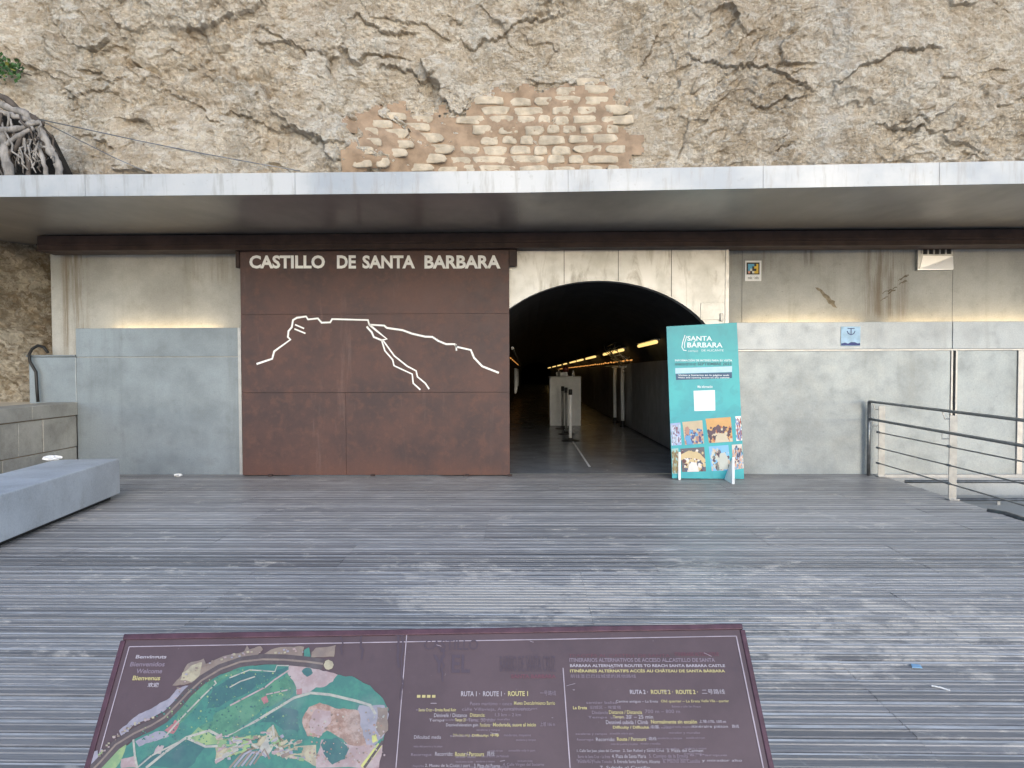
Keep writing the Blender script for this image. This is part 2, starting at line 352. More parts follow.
def rock_height(X, Z, tilt=.35, seed=40, flat=None):
    qx = X + (fbm(X*.5, Z*.5, seed, 6, .6)-.5)*2.2; qz = Z + (fbm(X*.5+9, Z*.5+4, seed+5, 6, .6)-.5)*2.2
    turn = np.where(X < 0, tilt, -tilt*.7) * np.tanh(abs(X)/2.0)
    s = qz + turn*qx
    m1 = np.clip((fbm(X*.35, Z*.35, seed+20, 4)-.36)*4, 0, 1); m2 = np.clip((fbm(X*.8, Z*.8, seed+21, 4)-.40)*5, .12, 1); m3 = np.clip((fbm(X*1.4, Z*1.4, seed+22, 3)-.36)*4, .15, 1)
    h = (fbm(X*.22, Z*.3, seed+10, 3)-.5)*1.0
    h = h + saw(s*.6+fbm(qx*.9, qz*.9, seed+30, 5, .6)*1.0, .07)*.16*m1 + saw(s*1.9+fbm(qx*2, qz*2, seed+40, 4, .6)*1.6, .08)*.06*m2
    ex = X + (fbm(X*1.5, Z*1.5, seed+90, 4, .55)-.5)*.55; ez = Z + (fbm(X*1.5+7, Z*1.5+2, seed+95, 4, .55)-.5)*.55; es = ez+turn*ex
    h = h + facets(qx*.55+3, s*.9+5, seed+60)*.24*m1 + facets(ex*1.3+3, es*2.3+5, seed+61)*.12*m2 + facets(ex*3.0+3, es*5+5, seed+64)*.055*m2 + facets(ex*6.5+3, es*10+5, seed+62)*.026*m3 + facets(ex*14+3, es*20+5, seed+63)*.014*m3
    h = h + (fbm(X*1.6, Z*1.6, seed+70, 8, .62, True)-.5)*.20 + (fbm(X*12, Z*12, seed+80, 3, .7)-.5)*.04
    if flat is not None: h = h*(1-flat*.82)
    return h
def grid_mesh(name, P, mat, nu, nv):
    idx = np.arange(nu*nv).reshape(nv, nu); a = idx[:-1, :-1].ravel(); b = idx[:-1, 1:].ravel(); c_ = idx[1:, 1:].ravel(); d_ = idx[1:, :-1].ravel()
    me = bpy.data.meshes.new(name); nf = len(a)
    me.vertices.add(len(P)); me.vertices.foreach_set('co', P.astype(np.float32).ravel())
    me.loops.add(nf*4); me.loops.foreach_set('vertex_index', np.stack([a, b, c_, d_], 1).ravel().astype(np.int32))
    me.polygons.add(nf); me.polygons.foreach_set('loop_start', (np.arange(nf)*4).astype(np.int32))
    me.polygons.foreach_set('use_smooth', np.full(nf, name != 'cliff'))
    me.update(calc_edges=True); me.validate(); me.materials.append(mat)
    o = bpy.data.objects.new(name, me); COL.objects.link(o); return o

# ------------------------------------------------------------------ cliff
nu, nv = 1150, 400
xs = np.concatenate([np.linspace(-16, -9.3, 75), np.linspace(-9.28, 9.28, 1000), np.linspace(9.3, 16, 75)])
zs = np.concatenate([np.linspace(3.4, 8.2, 330), np.linspace(8.23, 15, 70)])
XX, ZZ = np.meshgrid(xs, zs)
CW = 1.15                                    # the cliff stands this far behind the wall plane
flat = np.clip(1-((XX-.3)/2.4)**4, 0, 1)*np.clip((5.6+.25*XX-ZZ)*1.2, 0, 1)     # the face is smoother where it was walled up
H = rock_height(XX, ZZ, flat=flat)
# narrow deep crevices
def crev(pts, wd, dep):
    """a ledge: the rock above the broken line overhangs the rock below it"""
    global H
    px_ = np.array([p[0] for p in pts]); pz_ = np.array([p[1] for p in pts]); o_ = np.argsort(px_); px_, pz_ = px_[o_], pz_[o_]
    zl = np.interp(XX, px_, pz_)+(fbm(XX*2.5, ZZ*.4, int(px_[0]*50) % 90+7, 6, .65)-.5)*.5
    d = ZZ-zl; L_ = px_[-1]-px_[0]; t = (XX-px_[0])/L_; e = np.clip(np.minimum(t+.15, 1.15-t)*4, 0, 1)
    dep = dep*.38; H = H + e*dep*np.where(d > 0, np.exp(-np.maximum(d, 0)/.28), 0) - e*dep*.9*np.where(d <= 0, np.exp(np.minimum(d, 0)/.035), 0)
def cp(*pts): return [(at(x, y, 1, CW).x, at(x, y, 1, CW).z) for x, y in pts]
crev(cp((352, 15), (372, 26), (392, 27), (410, 24)), .05, .16)
crev(cp((380, 62), (400, 66), (432, 69)), .045, .18)
crev(cp((462, 35), (490, 36), (505, 28), (520, 14), (560, 2)), .05, .14)
crev(cp((646, 55), (656, 42), (662, 28)), .035, .12)
crev(cp((460, 105), (480, 100), (492, 90)), .04, .1)
crev(cp((695, 55), (730, 62), (780, 78), (812, 84)), .045, .15)
crev(cp((840, 78), (866, 64), (905, 52), (940, 48)), .05, .16)
crev(cp((755, 96), (780, 106), (806, 101)), .05, .15)
crev(cp((232, 118), (262, 124), (300, 132), (345, 153)), .05, .14)
crev(cp((60, 92), (95, 88), (125, 78)), .07, .12)
crev(cp((170, 98), (200, 110), (225, 122)), .05, .12)
crev(cp((260, 30), (300, 45), (340, 58)), .04, .12)
crev(cp((880, 125), (915, 122), (960, 122)), .04, .12)
lean = (ZZ-3.4)*.08 + np.maximum(ZZ-9, 0)**1.5*.35
YY = CW + lean - H*1.0
cl = grid_mesh('cliff', np.stack([XX.ravel(), YY.ravel(), ZZ.ravel()], 1), m_cliff, nu, nv); struct(cl)
def cliff_y(x, z):
    i = int(np.clip(np.searchsorted(xs, x), 0, nu-1)); j = int(np.clip(np.searchsorted(zs, z), 0, nv-1)); return float(YY[j, i])
def on_cliff(x, y):                          # first point of the rock along the line of sight
    d = ray(x, y); d = d/d.y; t = CAM.y
    for s_ in range(900):
        yv = -.2+s_*.005; p = CAM + d*(yv-CAM.y)
        if p.z > 3.4 and yv >= cliff_y(p.x, p.z): return p
    return CAM + d*(CW-CAM.y)

# rock to the left of the entrance, below the canopy
nu2, nv2 = 300, 300
XX2, ZZ2 = np.meshgrid(np.linspace(-14, -6.75, nu2), np.linspace(-.3, 4.2, nv2))
H2 = rock_height(XX2*1.5, ZZ2*1.3, tilt=.9, seed=300)*1.2 + (fbm(XX2*1.6+ZZ2*.8, ZZ2*.8, 97, 6, .62, True)-.5)*.95 + saw(XX2*2.2+ZZ2*.9+fbm(XX2*2, ZZ2*2, 333, 5)*2.5, .12)*.12
edge = np.clip((-6.75-XX2)/.3, 0, 1)
YY2 = .75 - H2*edge*.9 - np.clip((-7.0-XX2)*.55, 0, 2.2)
ro = grid_mesh('rock_outcrop', np.stack([XX2.ravel(), YY2.ravel(), ZZ2.ravel()], 1), m_rocklow, nu2, nv2); struct(ro)

# ------------------------------------------------------------------ walled-up patch of cut stone in the cliff
mw = thing('stone_masonry', (1.0, CW, 3.6), 'old patch of pale squared stones and brown mortar in the cliff above the roof', 'masonry')
def cliffpt(x, z, out): return Vector((x, cliff_y(x, z)-out, z))
out_px = [(340,178),(350,160),(348,138),(362,116),(372,112),(384,106),(398,120),(430,112),(452,122),(470,100),(492,84),(530,92),(560,78),(590,74),(612,70),(626,80),(622,110),(630,140),(630,178)]
opoly = [(at(x, y, 1, CW).x, at(x, y, 1, CW).z) for x, y in out_px]
def inside(x, z, P):
    r = False; j = len(P)-1
    for i in range(len(P)):
        if (P[i][1] > z) != (P[j][1] > z) and x < (P[j][0]-P[i][0])*(z-P[i][1])/(P[j][1]-P[i][1])+P[i][0]: r = not r
        j = i
    return r
def blur(A, r):
    for ax in (0, 1):
        n = A.shape[ax]; cs = np.cumsum(np.insert(A, 0, 0, axis=ax), axis=ax)
        lo = np.clip(np.arange(n)-r, 0, n); hi = np.clip(np.arange(n)+r+1, 0, n)
        A = (np.take(cs, hi, ax)-np.take(cs, lo, ax))/(hi-lo).reshape((-1, 1) if ax == 0 else (1, -1))
    return A
YS = blur(YY, 9)
def ys(x, z):
    i = int(np.clip(np.searchsorted(xs, x), 0, nu-1)); j = int(np.clip(np.searchsorted(zs, z), 0, nv-1)); return float(YS[j, i])
g = G(); stp = .04; gx = np.arange(-2.8, 3.2, stp); gz = np.arange(3.4, 6.2, stp)
nm = fbm(*np.meshgrid(gx*3, gz*3), 200, 5); ids = {}
def gv(i, j):
    if (i, j) not in ids:
        ids[(i, j)] = len(g.v); x, z = gx[i], gz[j]; g.v.append((x, ys(x, z)-.045-(nm[j, i]-.5)*.07, z))
    return ids[(i, j)]
for i in range(len(gx)-1):
    for j in range(len(gz)-1):
        q = (nm[j, i]-.5)*.9
        if inside(gx[i]+q, gz[j]+q*.6, opoly): g.f.append((gv(i, j), gv(i+1, j), gv(i+1, j+1), gv(i, j+1))); g.mi.append(0)
g.build('mortar', m_mortar, mw, smooth=True)
g = G()
rows = [(169, 358, 618, 10), (158.5, 360, 616, 10), (148, 360, 614, 10), (137.5, 362, 612, 10), (127, 366, 612, 10), (116.5, 372, 610, 10), (106, 420, 608, 10), (95.5, 470, 606, 10), (85, 556, 604, 9.5), (75, 580, 600, 9)]
for (py, xa, xb, hh) in rows:
    x = xa+random.uniform(-4, 8)
    while x < xb:
        wd = random.choice((14, 20, 24, 28, 34))*random.uniform(.85, 1.1)
        gap = random.uniform(3, 5)
        cyp = py+random.uniform(-1, 1)
        if random.random() > ((.04 if x > 470 else .08)+(.25 if py < 110 and x < 520 else 0)) and not (436 < x+wd/2 < 462 and py < 130):
            a = at(x, cyp, 1, CW); b = at(x+wd, cyp, 1, CW); cx = (a.x+b.x)/2; cz = a.z; hw = (b.x-a.x)/2; hz = hh/2/66*random.uniform(.8, 1.02)
            y0 = ys(cx, cz)-.062; n_, m_ = 14, 7; vs = []; fs = []
            ph = random.uniform(0, 9); rot = random.uniform(-.03, .03)
            for jj in range(m_+1):
                el = math.pi/2*jj/m_
                for ii in range(n_):
                    t = 2*math.pi*ii/n_; ce = lambda v, e: math.copysign(abs(v)**e, v)
                    r_ = ce(math.cos(el), .45)*(1+.07*math.sin(3*t+ph)+.05*math.sin(5*t+ph*2))
                    px_ = ce(math.cos(t), .45)*hw*r_; pz_ = ce(math.sin(t), .5)*hz*r_
                    vs.append((cx+px_, y0+.035-.038*ce(math.sin(el), .3)+.008*math.sin(ph+px_*30+pz_*20)+.006*math.sin(ph*3+px_*70-pz_*60), cz+pz_+rot*px_))
                if jj < m_:
                    for ii in range(n_): fs.append((jj*n_+ii, jj*n_+(ii+1) % n_, (jj+1)*n_+(ii+1) % n_, (jj+1)*n_+ii))
            g.add(vs, fs)
        x += wd+gap
g.build('stones', m_stone, mw, smooth=True)

# ------------------------------------------------------------------ ground
def sheet(name, x0, x1, y0, y1, z, mat):
    g = G(); g.add([(x0, y0, z), (x1, y0, z), (x1, y1, z), (x0, y1, z)], [(0, 1, 2, 3)]); return struct(g.build(name, mat))
sheet('ground', -600, 600, -900, -14.0, -.16, m_pave)
DX = 4.93                                     # right edge of the deck
sheet('lower_ground', -30, 30, -14.0, 1.0, -1.3, m_ramp)
# deck: rows of boards in staggered modules
DP = .118; v = []; f = []; mi = []; tint = []
y = .06; row = 0
mods = [(-9.5, -6.4), (-6.4, -3.6), (-3.6, -1.2), (-1.2, 1.3), (1.3, 3.4), (3.4, DX)]
blockt = {}
while y > -14.0:
    y1 = y-DP
    sh = random.choice((-.9, -.3, 0, .35, .8)) if row % 7 == 0 else sh if row else 0
    rt = rng.uniform(-.35, .35); ROWGAP = rng.uniform(.010, .022); ROWEDGE = rng.uniform(.012, .034)
    cuts = [-9.5]+[max(-9.4, min(DX-.2, m_[1]+sh)) for m_ in mods[:-1]]+[DX+rng.uniform(-.006, .006)]
    for i in range(len(cuts)-1):
        x0, x1 = cuts[i]+.0008, cuts[i+1]-.0008
        if x1-x0 < .05: continue
        key = (row//7, i)
        if key not in blockt: blockt[key] = rng.uniform(.4, .6)
        t = min(1, max(0, blockt[key]+rt+rng.uniform(-.2, .2)))
        dz = rng.uniform(-.002, .002)
        gp = ROWGAP; ew = ROWEDGE
        b = len(v)
        # profile: gap side, pale arris (wear and caught sky in its colour), top, shallow central groove, top
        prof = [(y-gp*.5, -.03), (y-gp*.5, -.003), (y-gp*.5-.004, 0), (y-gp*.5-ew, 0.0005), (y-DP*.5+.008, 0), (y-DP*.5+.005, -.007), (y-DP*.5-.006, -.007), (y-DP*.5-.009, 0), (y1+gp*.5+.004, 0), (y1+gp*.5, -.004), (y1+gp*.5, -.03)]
        for X_ in (x0, x1):
            for (py_, pz_) in prof: v.append((X_, py_, pz_+dz))
        n_ = len(prof)
        for k_ in range(n_-1):
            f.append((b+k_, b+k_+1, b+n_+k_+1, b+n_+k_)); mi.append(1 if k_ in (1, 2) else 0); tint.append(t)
    y = y1; row += 1
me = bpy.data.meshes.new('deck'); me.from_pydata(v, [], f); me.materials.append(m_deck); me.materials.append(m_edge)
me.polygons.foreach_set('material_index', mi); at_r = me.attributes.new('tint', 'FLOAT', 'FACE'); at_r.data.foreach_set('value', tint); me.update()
dk = bpy.data.objects.new('deck', me); COL.objects.link(dk); struct(dk)
g = G(); g.box(-9.5, DX-.02, -14.0, .06, -.14, -.031); g.box(DX-.02, DX+.004, -14.0, .06, -.30, -.035)
struct(g.build('deck_substructure', m_joint))

# ------------------------------------------------------------------ tunnel (floor falls gently away from the door)
SL = -.015
def tz(y, z): return z + SL*y
ACX, ARX, AZ0, ARZ = 1.0, 1.82, 1.34, 1.40    # arch: centre, half width, springing height, rise
g = G(); YE = 95
g.add([(-1.6, .0, 0), (ACX+ARX+.4, .0, 0), (ACX+ARX+.4, YE, tz(YE, 0)), (-1.6, YE, tz(YE, 0))], [(0, 1, 2, 3)])
for q in range(len(g.v)): pass
fl = G(); fl.add([(p[0], .062 if p[1] == 0 else p[1], p[2]+.001) for p in g.v], g.f); struct(fl.build('tunnel_floor', m_floor))
tun = thing('tunnel', (ACX, 5, 0), 'dark arched tunnel running into the rock behind the entrance arch', 'tunnel')
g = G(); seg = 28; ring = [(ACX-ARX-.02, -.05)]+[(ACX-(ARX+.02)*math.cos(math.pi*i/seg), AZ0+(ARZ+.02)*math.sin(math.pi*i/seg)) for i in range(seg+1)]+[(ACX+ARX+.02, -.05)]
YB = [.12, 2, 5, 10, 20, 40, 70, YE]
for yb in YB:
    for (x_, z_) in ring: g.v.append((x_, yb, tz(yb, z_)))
nR = len(ring)
for j in range(len(YB)-1):
    for i in range(nR-1): g.f.append((j*nR+i, j*nR+i+1, (j+1)*nR+i+1, (j+1)*nR+i)); g.mi.append(0)
g.f.append(tuple((len(YB)-1)*nR+i for i in range(nR))); g.mi.append(0)
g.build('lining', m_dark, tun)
g = G()
for i in range(14):                           # dark wall panels on the right, with open joints
    y0 = .4+i*2.6; y1 = y0+2.58
    g.add([(2.62, y0, tz(y0, .04)), (2.62, y1, tz(y1, .04)), (2.62, y1, tz(y1, 1.68)), (2.62, y0, tz(y0, 1.68)), (2.8, y0, tz(y0, .04)), (2.8, y1, tz(y1, .04)), (2.8, y1, tz(y1, 1.68)), (2.8, y0, tz(y0, 1.68))],
          [(0, 3, 2, 1), (3, 7, 6, 2), (0, 4, 7, 3)])
g.build('wall_panel', m_wains, tun)
g = G(); y0 = .7                              # pale joint line in the floor
g.add([(.93, .8, tz(.8, .005)), (.965, .8, tz(.8, .005)), (.965, 12, tz(12, .005)), (.93, 12, tz(12, .005))], [(0, 1, 2, 3)])
g.build('floor_strip', m_white, tun)
# lamps
lab = ['nearest warm strip lamp high on the right tunnel wall, short and bright', 'long warm strip lamp, second from the entrance on the right tunnel wall', 'third warm strip lamp from the entrance on the right tunnel wall',
       'fourth warm strip lamp from the entrance on the right tunnel wall', 'fifth warm strip lamp from the entrance on the right tunnel wall', 'far warm strip lamps deep in the tunnel', 'far warm strip lamps deep in the tunnel', 'far warm strip lamps deep in the tunnel', 'far warm strip lamps deep in the tunnel']
for i, (a, b) in enumerate([(3.7, 5.9), (8.6, 13.4), (16.4, 20.6), (22.4, 26.2), (27.5, 32.4), (36, 40), (44, 50), (54, 62), (68, 78)]):
    t = thing('tunnel_lamp', (2.46, a, tz(a, 2.02)), lab[i], 'lamp', 'warm strip lamps along the tunnel')
    g = G(); g.tube([(2.46, a, tz(a, 2.03)), (2.46, b, tz(b, 2.03))], .035, 8); g.build('lamp_tube', m_lamp, t)
    g = G(); g.add([(2.41, a, tz(a, 2.09)), (2.53, a, tz(a, 2.09)), (2.53, b, tz(b, 2.09)), (2.41, b, tz(b, 2.09)), (2.41, a, tz(a, 2.07)), (2.53, a, tz(a, 2.07)), (2.53, b, tz(b, 2.07)), (2.41, b, tz(b, 2.07))],
        [(0, 1, 2, 3), (7, 6, 5, 4), (0, 4, 5, 1), (1, 5, 6, 2), (2, 6, 7, 3), (3, 7, 4, 0)]); g.build('housing', m_wains, t)
g = G(); g.tube([(2.6, 8, tz(8, 1.76)), (2.6, 52, tz(52, 1.76))], .004, 5)
for i in range(60):
    yy = 8+i*.75; zz = tz(yy, 1.76); ln = random.uniform(.12, .4); g.tube([(2.6, yy, zz), (2.6, yy+ln, zz+random.uniform(-.02, .02))], .018, 6)
tag(g.build('light_string', m_lampdim), 'string of dim orange lights running along the top of the dark right tunnel panels', 'string lights')
g = G(); g.tube([(-.62, 10, tz(10, 2.0)), (-.62, 40, tz(40, 2.0))], .004, 5)
for i in range(10):
    yy = 10+i*3.2; zz = tz(yy, 2.0); g.tube([(-.62, yy, zz), (-.62, yy+1.1, zz-.02)], .02, 6)
tag(g.build('light_string', m_lampdim), 'string of dim lights along the left tunnel wall beside the rusty door', 'string lights')
# rail frame and pipes
for nm_, lb, xx, yy in (('wall_pipe', 'white vertical pipe on the right tunnel wall, the one nearer the counter', 2.49, 10.6), ('wall_pipe', 'white vertical pipe on the right tunnel wall, the one nearer the entrance', 2.53, 9.2)):
    t = thing(nm_, (xx, yy, tz(yy, 0)), lb, 'pipe', 'white pipes on the right tunnel wall')
    g = G(); g.tube([(xx, yy, tz(yy, .16)), (xx, yy, tz(yy, .4)), (xx-.015, yy, tz(yy, 1.0)), (xx, yy, tz(yy, 1.62))], .048, 10); pipe_ = g.build('pipe', m_white, t, smooth=True)
    g = G(); g.lathe((xx, yy, tz(yy, 0)), [(.07, 0), (.07, .05), (.05, .06), (.05, .17)], 12); g.build('foot', m_black, t)
    g = G(); g.box(xx-.09, xx+.09, yy-.03, yy+.03, tz(yy, 1.58), tz(yy, 1.64)); g.build('bracket', m_white, pipe_)
t = thing('cable_bundle', (2.5, 9.5, tz(9.5, 1.7)), 'tangle of dark cables and hooks above the white wall pipes', 'cables')
for i in range(9):
    g = G(); x0 = 2.35+random.uniform(-.1, .25); yy = 8.6+random.uniform(0, 2); p = []
    for j in range(8): p.append((x0+.25*math.sin(j*.9+i), yy+j*.06, tz(9.5, 1.72+.32*math.sin(j*.5+i*.7)*random.uniform(.6, 1)+.05*j)))
    g.tube(p, .012, 5); g.build('cable', m_post if i % 3 == 0 else m_dsteel, t)
t = thing('handrail_frame', (-.66, 9, tz(9, 0)), 'white tube frame on the left tunnel wall beside the rusty door', 'rail')
for (zz0, zz1, ya, yb_) in ((1.0, 1.55, 6.6, 8.4), (1.1, 1.55, 9.2, 10.6)):
    g = G(); g.tube([(-.28, ya, tz(ya, zz1)), (-.28, ya, tz(ya, zz0)), (-.28, yb_, tz(yb_, zz0)), (-.28, yb_, tz(yb_, zz1))], .03, 8); g.build('tube', m_post, t)
g = G(); g.tube([(-.30, 4.5, tz(4.5, 1.95)), (-.30, 22, tz(22, 1.75))], .03, 8); g.build('top_rail', m_post, t)
# counter
cy = 9.7; cz = tz(cy, 0); cx = 1.03
t = thing('reception_counter', (cx, cy, cz), 'white box-shaped reception counter standing inside the dark tunnel', 'counter')
g = G(); g.box(cx-.425, cx+.425, cy, cy+.6, cz+.14, cz+1.30); g.build('front_panel', m_white, t, .006)
g = G(); g.box(cx-.43, cx+.43, cy-.01, cy+.62, cz+1.302, cz+1.345); g.build('worktop', m_white, t, .006)
g = G(); g.box(cx-.42, cx+.42, cy+.012, cy+.58, cz+.002, cz+.138); g.build('plinth', m_white, t)
g = G(); zt = cz+1.347; g.box(cx-.24, cx+.08, cy+.2, cy+.23, zt, zt+.12); tag(g.build('leaflet_holder', m_post, bevel=.004), 'small pale leaflet holder standing on the white counter', 'holder')
g = G(); g.lathe((cx-.17, cy+.12, zt), [(.03, 0), (.035, .02), (.035, .13), (.012, .15), (.012, .19), (.02, .2), (.02, .23)], 12); tag(g.build('pump_bottle', m_post, smooth=True), 'small pump bottle on the left of the white counter', 'bottle')
g = G(); g.lathe((cx+.22, cy+.15, zt), [(.035, 0), (.04, .05), (.03, .12), (.015, .16)], 12); tag(g.build('bottle', m_white, smooth=True), 'small white bottle on the right of the counter', 'bottle')
g = G(); zc = zt-.001
g.lathe((cx+.03, cy+.36, zc), [(.08, 0), (.085, .012), (.02, .03), (.018, .10), (.075, .12), (.085, .20), (.07, .27), (.02, .30)], 14); tag(g.build('desk_item', plain('dark red plastic', s2l((120, 62, 56)), .5), smooth=True), 'small dark red desk item on the middle of the counter', 'desk item')  # small reddish object of unclear kind, built as a rounded form
# barrier posts
def barrier(x_, y_, label):
    zb = tz(y_, 0); t = thing('barrier_post', (x_, y_, zb), label, 'barrier post', 'black belt barrier posts in front of the counter')
    g = G(); g.lathe((x_, y_, zb), [(.19, 0), (.19, .015), (.16, .028), (.05, .04), (.045, .07)], 24); g.build('base', m_black, t, smooth=False)
    g = G(); g.tube([(x_, y_, zb+.05), (x_, y_, zb+1.0)], .03, 14); g.build('pole', m_white if 'nearest' in label else m_post, t, smooth=True)
    g = G(); g.lathe((x_, y_, zb+.98), [(.033, 0), (.04, .01), (.04, .10), (.034, .12)], 14); g.build('belt_head', m_black, t, smooth=True)
barrier(.905, 5.15, 'steel belt barrier post nearest the entrance, on a round black base')
barrier(.905, 6.9, 'dark belt barrier post just behind the steel one')
barrier(.905, 8.6, 'dark belt barrier post closest to the white counter')

# ------------------------------------------------------------------ entrance arch plate
ax0, ax1 = -1.25, wx(727, 300); ZT = 3.30
arch = thing('entrance_arch', ((ax0+ax1)/2, 0, 0), 'pale metal clad wall with the wide dark arched tunnel opening', 'arch')
g = G(); N_ = 40
inner = [(ACX-ARX*math.cos(math.pi*i/N_), AZ0+ARZ*math.sin(math.pi*i/N_)) for i in range(N_+1)]
def strip(g, pairs, y0, y1):
    for (a, b) in zip(pairs[:-1], pairs[1:]):
        (ix0, iz0), (ox0, oz0) = a; (ix1, iz1), (ox1, oz1) = b
        g.add([(ix0, y0, iz0), (ix1, y0, iz1), (ox1, y0, oz1), (ox0, y0, oz0)], [(0, 1, 2, 3)])
        g.add([(ix0, y0, iz0), (ix1, y0, iz1), (ix1, y1, iz1), (ix0, y1, iz0)], [(0, 3, 2, 1)])
pairs = [((ACX-ARX, 0), (ax0, 0)), ((ACX-ARX, AZ0), (ax0, AZ0))]+[((x_, z_), (min(max(ACX+(x_-ACX)*1.25, ax0), ax1), ZT)) for (x_, z_) in inner[1:-1]]
pairs = [((ACX-ARX, 0), (ax0, 0)), ((ACX-ARX, AZ0), (ax0, AZ0)), ((ACX-ARX, AZ0), (ax0, ZT))]+[(p_, (min(max(p_[0], ax0), ax1), ZT)) for p_ in inner[1:-1]]+[((ACX+ARX, AZ0), (ax1, ZT)), ((ACX+ARX, AZ0), (ax1, AZ0)), ((ACX+ARX, 0), (ax1, 0))]
strip(g, pairs, -.03, .16)
g.build('cladding', m_plate, arch)
for px_ in (564, 618, 671):
    xx = wx(px_, 270); zb = AZ0+ARZ*math.sqrt(max(0, 1-((xx-ACX)/ARX)**2))
    g = G(); g.box(xx-.004, xx+.004, -.033, -.03, zb+.01, ZT); g.build('joint', m_joint, arch)
g = G(); g.box(wx(724.5, 300), wx(728, 300), -.045, -.031, 2.13, ZT); g.build('edge_trim', m_alu, arch)
g = G(); xa, xb = wx(700, 300), wx(723.5, 300); za, zb = wz(320, 710), wz(303, 710)
g.box(xa, xb, -.04, -.031, za, zb); b_ = g.build('access_panel', m_plate, arch, .003)
g = G(); g.box(xb-.06, xb-.02, -.07, -.041, za-.02, za+.09); g.build('latch', m_dsteel, b_, .004)

# ------------------------------------------------------------------ side walls
def lintel_cols(t, g): pass
XL = wx(50, 250, .22)
t = thing('concrete_wall', (-5.5, 0, 0), 'pale concrete wall left of the rusty door with a grey lower panel and warm light slot', 'wall')
g = G(); g.box(XL, -3.6, .22, .6, -1.3, 3.45); g.build('upper_slab', m_up_left, t, .008)
xp0, xp1 = wx(77, 400), wx(239, 400)
zt_ = wz(328, 160); zj = wz(357, 160)
g = G(); g.box(xp0, xp1, 0, .05, -.1, zj-.006); g.box(xp0, xp1, 0, .05, zj+.006, zt_); g.build('cladding_panel', m_panel, t, .003)
g = G(); g.box(xp0+.002, xp1-.002, .02, .06, zj-.02, zj+.02); g.build('joint', m_alu, t)
g = G(); g.box(xp1, xp1+.045, -.02, .05, -.02, zt_); g.build('edge_trim', m_alu, t, .003)
g = G(); g.box(wx(108, 323), wx(213, 323), .10, .13, zt_-.09, zt_-.06); g.build('light_strip', m_led, t)
g = G(); g.box(xp0, xp1, .051, .219, zt_-.16, zt_-.13); g.build('light_trough', m_panel_light, t)
# block beside it
g = G(); zb0, zb1 = 1.0, wz(357, 55); g.box(wx(29, 380), xp0-.004, .0, .7, zb0, zb1); g.box(wx(27, 380), xp0-.004, -.02, .7, zb1+.002, zb1+.03)
tag(g.build('concrete_plinth', m_panel, bevel=.01), 'square grey concrete block on the low stone wall beside the left panel', 'plinth')
# right wall
XR = 11.5
t = thing('concrete_wall', (6, 0, 0), 'pale concrete wall right of the arch with stained top, warm light slot and grey panels', 'wall')
g = G(); g.box(ax1+.002, XR, .22, .6, -1.3, 3.45); g.build('upper_slab', m_up_right, t, .008)
zt_ = wz(322, 850); zj = wz(350, 850); xs0 = wx(730, 400); xm0, xm1 = wx(950, 400), wx(957, 400); xm2, xm3 = wx(1017, 400), wx(1023, 400)
jx = wx(952.5, 335)
g = G(); g.box(xs0, jx-.004, 0, .05, zj+.012, zt_); g.box(jx+.004, XR, 0, .05, zj+.012, zt_); g.build('band', m_panel_light, t, .004)
g = G(); g.box(xs0, xm0, .005, .05, .0, zj-.015); g.box(xm1, xm2, .012, .05, .0, zj-.015); g.box(xm3, XR, .005, .05, 0, zj-.015); g.build('cladding_panel', m_panel, t, .003)
g = G(); g.box(xs0, XR, -.004, .05, zj-.013, zj+.01); g.box(xm0+.004, xm0+.03, -.012, .05, 0, zj-.014); g.box(xm1-.03, xm1-.004, -.012, .05, 0, zj-.014); g.box(xs0, XR, -.014, .05, -.05, -.002); g.box(xm2+.004, xm3-.004, -.012, .05, 0, zj-.014); g.box(xs0-.03, xs0-.002, -.008, .05, 0, zj-.014)
g.build('frame', m_alu, t, .002)
g = G(); g.box(xs0, XR, -.02, .2, -1.3, -.052); g.build('base_slab', m_ramp, t)
for (a, b) in ((745, 868), (893, 951), (956, 1060)):
    g = G(); g.box(wx(a, 320), wx(b, 320), .10, .13, zt_-.085, zt_-.06); g.build('light_strip', m_led, t)
g = G(); g.box(xs0, XR, .051, .219, zt_-.16, zt_-.13); g.build('light_trough', m_panel_light, t)
# formwork seams and small dark rust drips
for px_ in (742, 952.5): g = G(); xx = wx(px_, 290, .22); g.box(xx-.003, xx+.003, .217, .22, zt_, 3.2); g.build('seam', m_dark_concrete, t)
# scar in the concrete
sf = Flat((0, .22, 0), (0, -1, 0))
g = G(); sf.poly(g, [(815, 287.5), (818, 287.6), (822, 290), (825, 293.5), (829, 296), (831, 299.5), (835, 301), (834.5, 304), (837, 308), (833, 307), (831, 304.5), (828.5, 303.6), (826, 299), (823, 296.5), (820, 291.5), (817, 290)], .003)
g.build('scar', plain('weathered scar', s2l((138, 128, 110)), .9, 0, .3, 25, .5), t)
g = G()
for i in range(14):
    a = random.uniform(0, 1); x_ = 878+a*24+random.uniform(-2, 2); y_ = 302-a*22+random.uniform(-3, 3); l_ = random.uniform(3, 8)
    sf.line(g, [(x_, y_), (x_+l_*.5, y_-l_*.45), (x_+l_, y_-l_*.5)], random.uniform(.006, .016), .003)
g.build('scar', plain('weathered scar dark', s2l((112, 102, 86)), .9, 0, .3, 25, .5), t)

